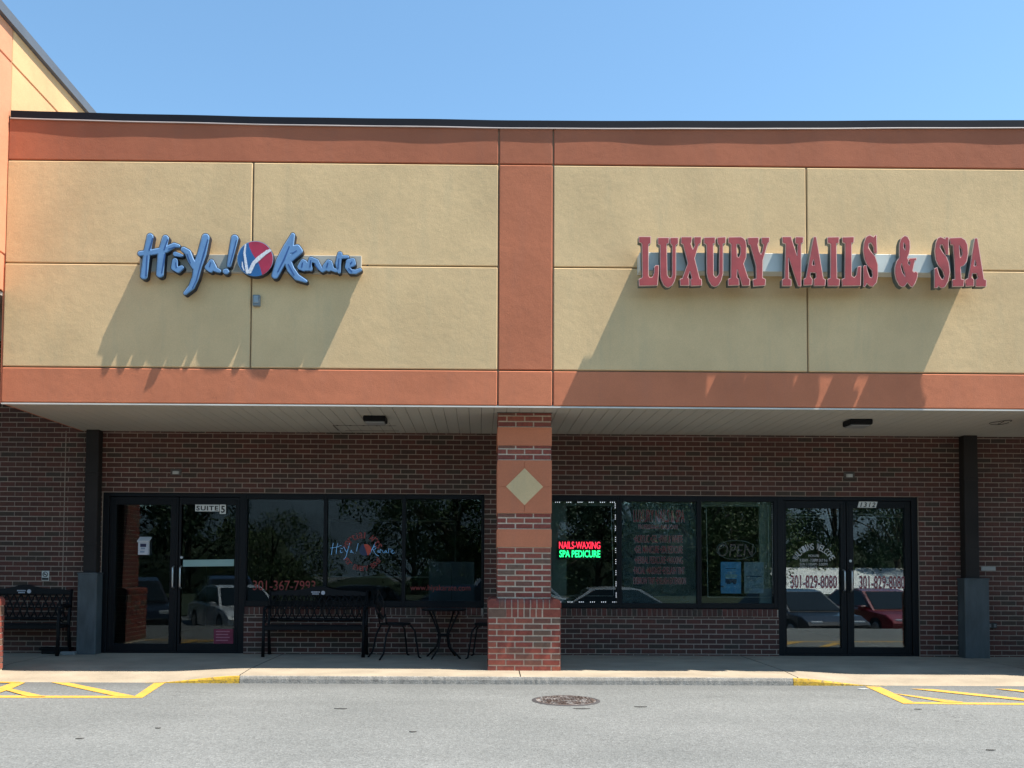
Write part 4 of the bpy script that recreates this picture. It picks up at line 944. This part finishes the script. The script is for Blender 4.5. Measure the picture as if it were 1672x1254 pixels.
# OPEN sign (unlit) and two posters
x, z = W(1202, 898, .12); t = empty("open_sign", (x, .12, z-.15), "unlit oval OPEN neon sign above the two posters", "neon sign")
mb = MB(); mb.tube([(x+.272*math.cos(q), .12, z+.132*math.sin(q)) for q in [2*math.pi*k/40 for k in range(41)]], .0055, 6); mb.build("tube_ring", m_tubesg, t)
link("lettering", merge([(text_px("OPEN", 1172, 888, 1231, 909, .118, depth=.008, shear=.15), 0)], [m_tubes]), t)
def poster(q, mat, label, items):
    a, b, za, zb = WR(*q, .088); t = empty("poster", ((a+b)/2, .088, za), label, "poster"); mb = MB(); mb.box(a, b, .0885, .0905, za, zb); mb.build("sheet", mat, t)
    for name, m, bx in items:
        mb = MB()
        for u0, v0, u1, v1 in bx: mb.box(a+(b-a)*u0, a+(b-a)*u1, .0868, .0880, za+(zb-za)*v0, za+(zb-za)*v1)
        mb.build(name, m, t)
    return a, b, za, zb, t
m_navyp = M("navy_print", (.012, .035, .10), .7); m_palep = M("pale_green_print", (.22, .32, .30), .7)
a, b, za, zb, t = poster((1177, 917.5, 1210, 969), M("bright_blue_paper", (.07, .26, .48), .7, 0, .15, 10), "blue poster under the OPEN sign, left of the grey one", [
    ("print", m_navyp, [(.25, .78, .75, .80), (.22, .34, .78, .46), (.28, .30, .48, .35), (.6, .29, .75, .35), (0.0, .20, .13, .24)]), ("print", m_palep, [(.24, .56, .82, .60), (.22, .50, .78, .54)])])
link("lettering", merge([(text_mesh("HOW TO", a+.09, b-.07, za+.265, za+.30, .0862), 0)], [M("pale_print", (.3, .34, .38), .7)]), t)
a, b, za, zb, t = poster((1215, 917.5, 1247, 969), M("grey_blue_paper", (.17, .23, .29), .7, 0, .25, 14), "grey poster with a dark heading, right of the blue one", [
    ("print", m_navyp, [(.1, .52, .9, .56), (.3, .45, .75, .465), (.4, .39, .65, .41), (.35, .19, .65, .20)]), ("border", M("pale_border", (.2, .24, .27), .7), [(0, 0, .03, 1), (0, .98, .9, 1), (.97, 0, 1, 1), (0, 0, 1, .02)])])
# salon door lettering
for body_, q, d in (("301-829-8080", (1291, 939, 1367, 961), nd[0]), ("301-829-8080", (1403, 940, 1478, 962), nd[1])):
    o = link("door_lettering", merge(outlined(body_, *q, DY, off=.03), [M("white_outline", (.62, .62, .62), .7), M("door_red", (.22, .03, .035), .7)]), d); o['label'] = "red telephone number outlined in white"
cx_, cz_ = W(1329, 928, DY)
me = merge([(m_, 0) for m_ in arc_text("WALK-INS WELCOME", cx_, cz_, .285, .30, R(152), R(28), .085, DY, sq=.5)]+[(text_px("MON-FRI", 1320, 905.5, 1337, 909.5, DY), 0), (text_px("9:30AM - 7:30PM SAT 9-6", 1306, 912.5, 1351, 917.5, DY), 0), (text_px("SUN 11:00AM - 5:00PM", 1306, 919, 1351, 923.5, DY), 0), (text_px("OPEN 7 DAYS", 1306, 925, 1334, 929, DY), 0)], [M("grey_vinyl", (.42, .42, .42), .7)])
o = link("door_lettering", me, nd[0]); o['label'] = "arched WALK-INS WELCOME over opening hours"
# fluorescent tubes seen through the salon door, their dim light put into pale colour
mb = MB()
for x0, x1, z in ((5.6, 7.6, 2.28), (5.6, 7.6, 2.20)): pass
for d_, (p0, p1) in ((0, (1285, 1361)), (1, (1400, 1478))):
    for y_ in (839, 843.5):
        a, b, za, zb = WR(p0, y_, p1, y_+1.3, .5); mb.box(a, b, .5, .51, za, zb)
mb.build("fluorescent_tube", M("pale_tube_light", (.38, .44, .43), .5), bld)
# inside the left shop: mirror frame and cabinet
x0, z0 = W(536, 943, 2.6); x1, z1 = W(745, 850, 2.6)
mf = MB(); frame_bars(mf, x0, x1, z0, z1, .025, .025, 2.58, 2.62); tagp(mf.build("mirror_frame", M("dull_frame", (.10, .11, .10), .6), None, ((x0+x1)/2, 2.6, z0)), "thin pale mirror frame inside behind the blue shop lettering", "mirror frame")
a, b, za, zb = WR(700, 917, 775, 985, .9); t = empty("cabinet", ((a+b)/2, .9, .1), "dull grey cabinet inside, behind the red web address", "cabinet")
mb = MB(); mb.cbox(a, b, .9, 1.4, .1, zb, .01); mb.build("body", M("dull_grey_board", (.055, .065, .075), .7, 0, .3, 2), t)
mb = MB(); mb.box((a+b)/2-.004, (a+b)/2+.004, .896, .9, .15, zb-.03); mb.build("door_gap", m_blk, t)

# ================================================================== FURNITURE
def bench(cx, cy, label, W2=.655):
    t = empty("garden_bench", (cx, cy, .1), label, "bench", "black cast iron benches against the brick wall")
    z = .1
    for s in (-1, 1):
        x = cx+s*W2
        mb = MB(); mb.tube([(x, cy-.24, z), (x, cy-.225, z+.30), (x, cy-.23, z+.42), (x, cy-.20, z+.62)], [.026, .022, .022, .020], 6)
        mb.tube([(x, cy-.20, z+.62), (x, cy-.10, z+.645), (x, cy+.10, z+.64)], .022, 6); mb.tube([(x, cy-.22, z+.38), (x, cy+.05, z+.37)], .018, 6)
        mb.tube([(x+.0, cy-.13+.06*math.cos(q), z+.51+.07*math.sin(q)) for q in [2*math.pi*k/12 for k in range(13)]], .010, 5)
        mb.build("end_frame", m_black, t)
        mb = MB(); mb.tube([(x, cy+.11, z), (x, cy+.05, z+.37), (x, cy+.12, z+.86)], [.026, .022, .020], 6); mb.build("leg", m_black, t)
    mb = MB()
    for k in range(6): mb.cbox(cx-W2, cx+W2, cy-.23+k*.052, cy-.19+k*.052, z+.385+.004*math.cos(k), z+.405+.004*math.cos(k), .004)
    mb.cbox(cx-W2, cx+W2, cy-.24, cy-.22, z+.35, z+.395, .004); mb.build("seat", m_black, t)
    mb = MB(); top = []
    for k in range(25):
        u = k/24*2-1; h = .85+(.06*math.cos(u*math.pi/2/.62) if abs(u) < .62 else 0)+.012*math.cos(u*9); top.append((cx+u*W2, h))
    for k in range(24):
        (x0, h0), (x1, h1) = top[k], top[k+1]; y0, y1 = cy+.10, cy+.125
        low0, low1 = z+.79, z+.79
        mb.add([(x0, y0, low0), (x1, y0, low1), (x1, y0+.006, z+h1), (x0, y0+.006, z+h0), (x0, y1, low0), (x1, y1, low1), (x1, y1+.006, z+h1), (x0, y1+.006, z+h0)], [(0, 1, 2, 3), (7, 6, 5, 4), (3, 2, 6, 7), (0, 4, 5, 1)])
    mb.tube([(cx-W2, cy+.075, z+.47), (cx+W2, cy+.075, z+.47)], .016, 6)
    for i in range(-6, 7):                               # scrolling lattice
        x = cx+i*W2/6.5
        for s in (-1, 1): mb.tube([(x, cy+.075, z+.47), (x+s*.055, cy+.085, z+.58), (x-s*.0, cy+.095, z+.69), (x+s*.05, cy+.10, z+.80)], .010, 5)
        mb.tube([(x+.032*math.cos(q), cy+.092, z+.645+.032*math.sin(q)) for q in [2*math.pi*k/8 for k in range(9)]], .008, 4)
    mb.build("backrest", m_black, t)
    mb = MB(); zt = z+.845
    for r, (o0, o1) in enumerate(((-.10, .015), (-.085, .005))):
        x = cx+o0
        while x < cx+o1: w_ = rnd.choice((.008, .012, .015)); mb.box(x, x+w_, cy+.094, cy+.099, zt-.012-r*.026, zt+.004-r*.026); x += w_+.004
    mb.cyl((cx+.06, cy+.099, zt-.014), .027, .027, -.006, 20, 'y'); mb.build("badge", M("bench_badge_white", (.42, .43, .48), .6), t)
    return t
bench(W(519, 1000, -.1)[0], -.16, "black cast iron bench below the blue shop window")
bench(W(37, 1000, -.1)[0], -.16, "black cast iron bench at the far left, beyond the downspout", .62)
def tubeset(t, name, lines, r, n=6):
    mb = MB()
    for L in lines: mb.tube(L, r, n)
    return mb.build(name, m_black, t)
def bistro_chair(cx, cy, face, label):
    t = empty("bistro_chair", (cx, cy, .1), label, "chair", "black metal bistro chairs"); z = .1; f = face
    for sy in (-1, 1):
        tubeset(t, "leg", [[(cx+f*.14, cy+sy*.15, z+.43), (cx+f*.20, cy+sy*.17, z+.36), (cx+f*.25, cy+sy*.19, z+.02), (cx+f*.28, cy+sy*.20, z)]], .012)
        tubeset(t, "leg", [[(cx-f*.14, cy+sy*.15, z+.43), (cx-f*.20, cy+sy*.17, z+.30), (cx-f*.24, cy+sy*.19, z+.08), (cx-f*.30, cy+sy*.20, z)]], .012)
    mb = MB(); mb.cyl((cx, cy, z+.43), .195, .20, .022, 24); mb.build("seat", m_black, t)
    bx = cx-f*.18
    ring = [(bx-f*.05-f*.04*math.sin(q), cy+.17*math.cos(q), z+.70+.19*math.sin(q)) for q in [2*math.pi*k/24 for k in range(25)]]
    lines = [ring, [(bx+f*.01, cy-.13, z+.44), (bx-f*.02, cy-.13, z+.58)], [(bx+f*.01, cy+.13, z+.44), (bx-f*.02, cy+.13, z+.58)]]
    for q in (-.1, -.05, .0, .05, .1): lines.append([(bx-f*.03, cy+q*.8, z+.53), (bx-f*.06, cy-q*1.1, z+.70), (bx-f*.085, cy+q*.9, z+.87)])
    lines.append([(bx-f*.055, cy+.07*math.cos(q), z+.70+.07*math.sin(q)) for q in [2*math.pi*k/14 for k in range(15)]])
    tubeset(t, "backrest", lines, .010, 5); return t
c = bistro_chair(-1.10, -.42, 1, "black metal bistro chair left of the small table"); c.rotation_euler.z = R(28)
c = bistro_chair(.13, -.40, -1, "black metal bistro chair mostly hidden behind the brick pillar"); c.rotation_euler.z = R(-10)
t = empty("bistro_table", (-.47, -.40, .1), "small round black metal bistro table under the right pane of the blue shop window", "table")
mb = MB(); mb.cyl((-.47, -.40, .72), .29, .30, .018, 32); mb.build("tabletop", m_black, t)
for k in range(4):
    a = R(45+90*k+12); c_, s_ = math.cos(a), math.sin(a)
    tubeset(t, "leg", [[(-.47+c_*.24, -.40+s_*.24, .71), (-.47+c_*.15, -.40+s_*.15, .55), (-.47+c_*.07, -.40+s_*.07, .40), (-.47+c_*.11, -.40+s_*.11, .24), (-.47+c_*.27, -.40+s_*.27, .10)]], .012)
tubeset(t, "brace", [[(-.47+.085*math.cos(q), -.40+.085*math.sin(q), .40) for q in [2*math.pi*k/16 for k in range(17)]]], .010)
# splash block and low dark tray at the left downspout
x, y = G(128, 1066, .1); mb = MB(); mb.cbox(x-.10, x+.09, -.30, -.20, .095, .145, .012); tagp(mb.build("splash_block", M("grey_concrete_block", (.17, .18, .18), .9), None, (x, -.25, .1)), "small grey concrete block at the foot of the left downspout guard", "block")
mb = MB(); mb.cbox(-5.86, -5.50, -.14, -.02, .10, .17, .01); mb.cbox(-5.88, -5.48, -.16, -.0, .155, .185, .008); tagp(mb.build("planter_tray", m_black, None, (-5.68, -.1, .1)), "low black tray on the sidewalk beside the left bench", "tray")

# ================================================================== MANHOLE, LITTER
mx, my = .85, -3.25; t = empty("manhole_cover", (mx, my, LOT), "rusty round manhole cover set in the asphalt", "manhole cover")
def rust():
    m, tt, o = nodes("rusty_iron"); p = tt.nodes.new('ShaderNodeBsdfPrincipled'); tt.links.new(p.outputs[0], o.inputs[0]); p.inputs['Roughness'].default_value = .8; v = tex(tt)
    cc = mix(tt, ramp(tt, noise(tt, v, 9, 6, .7), [(.48, g3(0)), (.56, g3(.8))]), (.062, .040, .032), (.25, .235, .225)); cc = mix(tt, ramp(tt, noise(tt, v, 22, 5), [(.5, g3(0)), (.6, g3(.7))]), cc, (.04, .025, .02)); tt.links.new(cc, p.inputs['Base Color']); return m
m_rust = rust()
mb = MB(); n = 48
for r0, r1, z0, z1 in ((.335, .305, LOT+.002, LOT+.008), (.305, .295, LOT+.008, LOT+.004)):
    a = [(mx+r0*math.cos(q), my+r0*math.sin(q), z0) for q in [2*math.pi*k/n for k in range(n)]]; b = [(mx+r1*math.cos(q), my+r1*math.sin(q), z1) for q in [2*math.pi*k/n for k in range(n)]]
    mb.add(a+b, [(k, (k+1) % n, n+(k+1) % n, n+k) for k in range(n)])
mb.build("ring", M("dark_iron_ring", (.045, .042, .045), .7), t)
mb = MB(); mb.cyl((mx, my, LOT-.01), .294, .294, .016, 40)
for i in range(-9, 10):
    for j in range(-9, 10):
        x, y = i*.03, j*.03
        if math.hypot(x, y) < .27 and (i+j) % 2 == 0: mb.box(mx+x-.010, mx+x+.010, my+y-.010, my+y+.010, LOT+.005, LOT+.012)
for rr_ in (.12, .20):
    ring = [(mx+rr_*math.cos(q), my+rr_*math.sin(q), LOT+.008) for q in [2*math.pi*k/32 for k in range(33)]]; mb.tube(ring, .006, 5)
mb.build("lid", m_rust, t)
def scrap(px, py, l, w_, ang, mat, name, label, cat, group=None):
    x, y = G(px, py, LOT); mb = MB(); c_, s_ = math.cos(ang), math.sin(ang); P = []
    for u, v in ((-1, -.3), (-.4, -1), (.5, -.8), (1, .1), (.3, 1), (-.6, .7)):
        a, b = u*l/2, v*w_/2; P.append((x+a*c_-b*s_, y+a*s_+b*c_))
    mb.add([(p, q, LOT+.004) for p, q in P]+[(p, q, LOT+.010) for p, q in P], [tuple(range(6))[::-1], tuple(range(6, 12))]+[(k, (k+1) % 6, 6+(k+1) % 6, 6+k) for k in range(6)])
    tagp(mb.build(name, mat, None, (x, y, LOT)), label, cat, group)
scrap(1409, 1126, .14, .035, .1, m_whitev, "paper_scrap", "thin white paper scrap on the asphalt by the right yellow lines", "litter")
m_leaf = M("dark_dead_leaf", (.085, .078, .07), .9)
for px, py, l, lab in ((950, 1158, .16, "dark scrap just below the manhole cover"), (556, 1158, .12, "dark twig on the asphalt below the bench, halfway down the lot"), (1618, 1226, .07, "dark leaf near the bottom right corner"), (1499, 1159, .07, "dark leaf below the right yellow hatching"), (258, 1190, .05, "dark leaf on the asphalt below the left yellow hatching"), (130, 1207, .06, "dark leaf near the bottom left corner"), (674, 1196, .06, "dark leaf low in the middle of the asphalt"), (1046, 1155, .12, "thin dark twig right of the manhole cover")):
    scrap(px, py, l, .014, rnd.uniform(-.2, .2), m_leaf, "dead_leaf", lab, "leaf")

# ================================================================== CARS behind the camera (mirrored in the glass)
m_tyre = M("tyre_rubber", (.012, .012, .012), .8); m_rim = M("alloy_rim", (.35, .35, .36), .3, .8); m_cg = M("tinted_car_glass", (.015, .02, .022), .08); m_lamp = M("headlight_glass", (.6, .62, .65), .1)
def car(x, y, ang, paint, label, suv=False):
    z0 = lot_z(y); t = empty("parked_car", (x, y, z0), label, "car", "cars parked in the lot")
    T = Matrix.Translation((x, y, z0)) @ Matrix.Rotation(ang, 4, 'Z')
    H = 1.68 if suv else 1.45; L = 4.6; hw = .91; hood = .98 if suv else .86
    def bake(mb, name, mats, parent):
        mb.v = [tuple(T @ Vector(v)) for v in mb.v]; return mb.build(name, mats, parent)
    arch = lambda c: [(c+.37*math.cos(q), .33+.37*math.sin(q)) for q in [math.pi*k/8 for k in range(9)]]
    prof = [(-2.28, .32), (-2.3, .62), (-2.22, hood-.02), (-1.6, hood+.04), (-.95, hood+.05), (1.0, hood+.02), (1.9, hood-.08), (2.22, hood-.22), (2.3, .55), (2.26, .28)] + arch(1.42) + [(1.0, .24), (-1.0, .24)] + arch(-1.42) + [(-1.85, .28)]
    mb = MB(); n = len(prof); rings = []
    for yy, sc in ((-hw+.0, .93), (-hw-.0+.03, 1.0), (hw-.03, 1.0), (hw, .93)):
        rings.append([(px*(1 if sc == 1 else .995), yy, pz if sc == 1 or pz < .5 else .5+(pz-.5)*.9) for px, pz in prof])
    vs = [v for r_ in rings for v in r_]
    mb.add(vs, [(i*n+k, i*n+(k+1) % n, (i+1)*n+(k+1) % n, (i+1)*n+k) for i in range(3) for k in range(n)], 0, False); mb.add(rings[0], [tuple(range(n))[::-1]]); mb.add(rings[3], [tuple(range(n))])
    body_ = bake(mb, "body", paint, t)
    if suv: gb = [(-2.15, hood), (-1.75, H-.06), (-1.2, H), (.1, H), (.55, H-.10), (1.25, hood)]
    else: gb = [(-1.95, hood+.02), (-1.15, H-.05), (-.6, H), (.0, H), (.35, H-.06), (1.2, hood)]
    mb = MB(); n = len(gb)
    A_ = [(px, -hw+.06+(.20*(pz-hood)/(H-hood)), pz) for px, pz in gb]; B_ = [(px, -q, pz) for px, q, pz in A_]
    mb.add(A_+B_, [(k, k+1, n+k+1, n+k) for k in range(n-1)]+[tuple(range(n))[::-1], tuple(range(n, 2*n))], 0, False); bake(mb, "cabin", paint, t)
    mb = MB()
    def inset(P, y_sign):
        Pz = [p for p in P]; c = (sum(p[0] for p in Pz)/len(Pz), sum(p[2] for p in Pz)/len(Pz)); out = []
        for p in Pz: out.append((c[0]+(p[0]-c[0])*.88, p[1]+y_sign*.012, c[1]+(p[2]-c[1])*.80))
        return out
    for P, s in ((A_, -1), (B_, 1)):
        q = inset(P, s); mb.add(q, [tuple(range(n))])
    def quad(i, j):                                      # windscreen / rear glass between profile points
        p = [A_[i], A_[j], B_[j], B_[i]]; c = [sum(v[k] for v in p)/4 for k in range(3)]; d = .014 if i > 2 else -.014
        mb.add([(c[0]+(v[0]-c[0])*.92+d, c[1]+(v[1]-c[1])*.90, c[2]+(v[2]-c[2])*.92+.012) for v in p], [(0, 1, 2, 3)])
    quad(n-1, n-2); quad(0, 1); bake(mb, "glass", m_cg, t)
    for cx_ in (1.42, -1.42):
        for s in (-1, 1):
            mb = MB(); mb.cyl((cx_, s*(hw-.2), .33), .33, .33, s*.2, 28, 'y'); w_ = bake(mb, "wheel", m_tyre, t); mb = MB(); mb.cyl((cx_, s*(hw-.0), .33), .21, .19, s*.012, 14, 'y'); bake(mb, "rim", m_rim, w_)
    for s in (-1, 1):
        mb = MB(); mb.cbox(2.12, 2.25, s*.62-.17, s*.62+.17, hood-.32, hood-.20, .02); bake(mb, "headlight", m_lamp, t)
        mb = MB(); mb.cbox(.72, .90, s*(hw+.04)-.08, s*(hw+.04)+.08, hood-.02, hood+.12, .02); bake(mb, "mirror", paint, t)
    mb = MB(); mb.cbox(2.2, 2.32, -.55, .55, .42, .56, .02); bake(mb, "grille", m_tyre, t)
    return t
def paintm(name, c): return M(name, c, .25, 0, .03, coat=.8)
p_white, p_black, p_red, p_blue, p_grey = paintm("white_car_paint", (.7, .72, .74)), paintm("black_car_paint", (.012, .013, .018)), paintm("red_car_paint", (.24, .008, .014)), paintm("dark_blue_car_paint", (.02, .035, .08)), paintm("silver_car_paint", (.35, .37, .38))
car(4.5, -14.6, R(0), p_white, "white sedan mirrored in the salon windows")
car(1.7, -19.0, R(4), p_white, "white SUV farther back, mirrored behind the LED sign", True)
car(9.1, -13.0, R(80), p_black, "black sedan mirrored in the left salon door")
car(12.0, -14.0, R(84), p_red, "red sedan mirrored in the right salon door")
car(-7.4, -14.4, R(58), p_white, "white sedan mirrored in the left shop's right door")
car(-8.9, -18.6, R(66), p_blue, "dark blue SUV mirrored behind the white sedan", True)
car(-10.4, -14.0, R(62), p_black, "black SUV mirrored in the left shop's left door", True)
car(-4.1, -15.2, R(176), p_black, "black sedan mirrored in the blue shop's left window")
car(-.9, -16.8, R(175), p_blue, "dark blue sedan mirrored in the blue shop's right window")
# white store roof down the hill, mirrored in the salon doors
t = empty("warehouse", (43, -74, lot_z(-74)), "low white warehouse down the slope mirrored in the salon doors", "building"); z0 = lot_z(-74)
mb = MB(); mb.box(31, 56, -87, -72, z0, -1.22); mb.build("wall", M("white_cladding", (.75, .76, .74), .7), t)
mb = MB(); mb.add([(30.4, -71.6, -1.2), (56.4, -71.6, -1.2), (56.4, -80, 1.35), (30.4, -80, 1.35), (56.4, -88, -1.2), (30.4, -88, -1.2)], [(0, 1, 2, 3), (3, 2, 4, 5), (0, 3, 5), (1, 4, 2), (0, 5, 4, 1)]); mb.build("roof", M("white_roof", (.85, .85, .82), .7), t)
mb = MB(); mb.box(31.5, 55.5, -71.98, -71.8, z0, z0+2.2); mb.build("plinth", M("grey_teal_band", (.16, .24, .26), .7), t)

# ================================================================== TREES behind the lot (mirrored in the glass)
m_bark = M("grey_brown_bark", (.10, .08, .06), .95, 0, .3, 6)
def leafm(name, c):
    m, t, o = nodes(name); p = t.nodes.new('ShaderNodeBsdfPrincipled'); t.links.new(p.outputs[0], o.inputs[0]); p.inputs['Roughness'].default_value = .7
    g = t.nodes.new('ShaderNodeNewGeometry'); t.links.new(ramp(t, g.outputs['Random Per Island'], [(0, tuple(v*.55 for v in c)), (.5, c), (1, tuple(v*1.5 for v in c))]), p.inputs['Base Color']); return m
leaf_ms = [leafm("mid_green_leaves", (.055, .10, .03)), leafm("deep_green_leaves", (.035, .07, .028)), leafm("yellow_green_leaves", (.08, .12, .035))]
def tree_mesh(seed, h, w, m):
    r_ = random.Random(seed); tk = MB(); tk.tube([(0, 0, 0), (.1, 0, h*.25), (0, .1, h*.5), (.1, 0, h*.85)], [.26, .2, .13, .04], 8)
    cl = []
    for k in range(58):
        a = r_.uniform(0, 2*math.pi); zz_ = r_.uniform(.10, 1.0); rad = 1.15*w*math.sin(math.pi*min(max((zz_-.02)/1.02, .12), .97))**.6*r_.uniform(.35, 1)
        c = Vector((math.cos(a)*rad, math.sin(a)*rad, zz_*h)); cl.append((c, r_.uniform(.11, .22)*w*1.35))
        if k % 3 == 0: tk.tube([(0, 0, zz_*h*.6), tuple(c*.6+Vector((0, 0, zz_*h*.3))), tuple(c)], [.09, .05, .02], 5)
    cr = MB()
    for c, rad in cl:
        for _ in range(150):
            d = Vector((r_.gauss(0, 1), r_.gauss(0, 1), r_.gauss(0, .75))); d = d.normalized()*rad*r_.uniform(.5, 1.12); p = c+d
            n = Vector((r_.gauss(0, 1), r_.gauss(0, 1), r_.gauss(0, 1))).normalized(); u_ = n.orthogonal().normalized(); v_ = n.cross(u_); s = r_.uniform(.06, .14)
            cr.add([p-u_*s, p+v_*s*.6, p+u_*s, p-v_*s*.6], [(0, 1, 2, 3)])
    return tk, cr
protos = []
for k, (h, w, label) in enumerate(((9.5, 4.0, 'rounded mid green'), (12.0, 3.4, 'tall deep green'), (8.0, 4.4, 'broad yellow green'))):
    tk, cr = tree_mesh(11+k, h, w, leaf_ms[k]); o = empty("shade_tree", (0, 0, 0), label, "tree", "trees along the far side of the lot")
    tk.build("trunk", m_bark, o); cr.build("crown", leaf_ms[k], o); protos.append((o, label))
spots = []
xx = -74.0; k = 0
while xx < 82:
    gapzone = (-25 < xx < -20) or (-14.5 < xx < -9)
    if not gapzone: spots.append((xx, -56-9*((k*7) % 5)/4-(26 if 22 < xx < 52 else 0), (k*2+(k//3)) % 3, 1.15+.65*((k*5) % 7)/6))
    xx += 4.0; k += 1
used = [False]*3
for i, (x, y, kd_, s) in enumerate(spots):
    src, lab = protos[kd_]
    if not used[kd_]: o = src; used[kd_] = True
    else:
        o = src.copy(); col.objects.link(o)
        for ch in src.children: c = ch.copy(); col.objects.link(c); c.parent = o
    o.location = (x, y, lot_z(y)-.1); o.scale = (s, s, s); o.rotation_euler.z = i*1.3
    o['label'] = f"{lab} tree across the parking lot, mirrored in the shop glass"
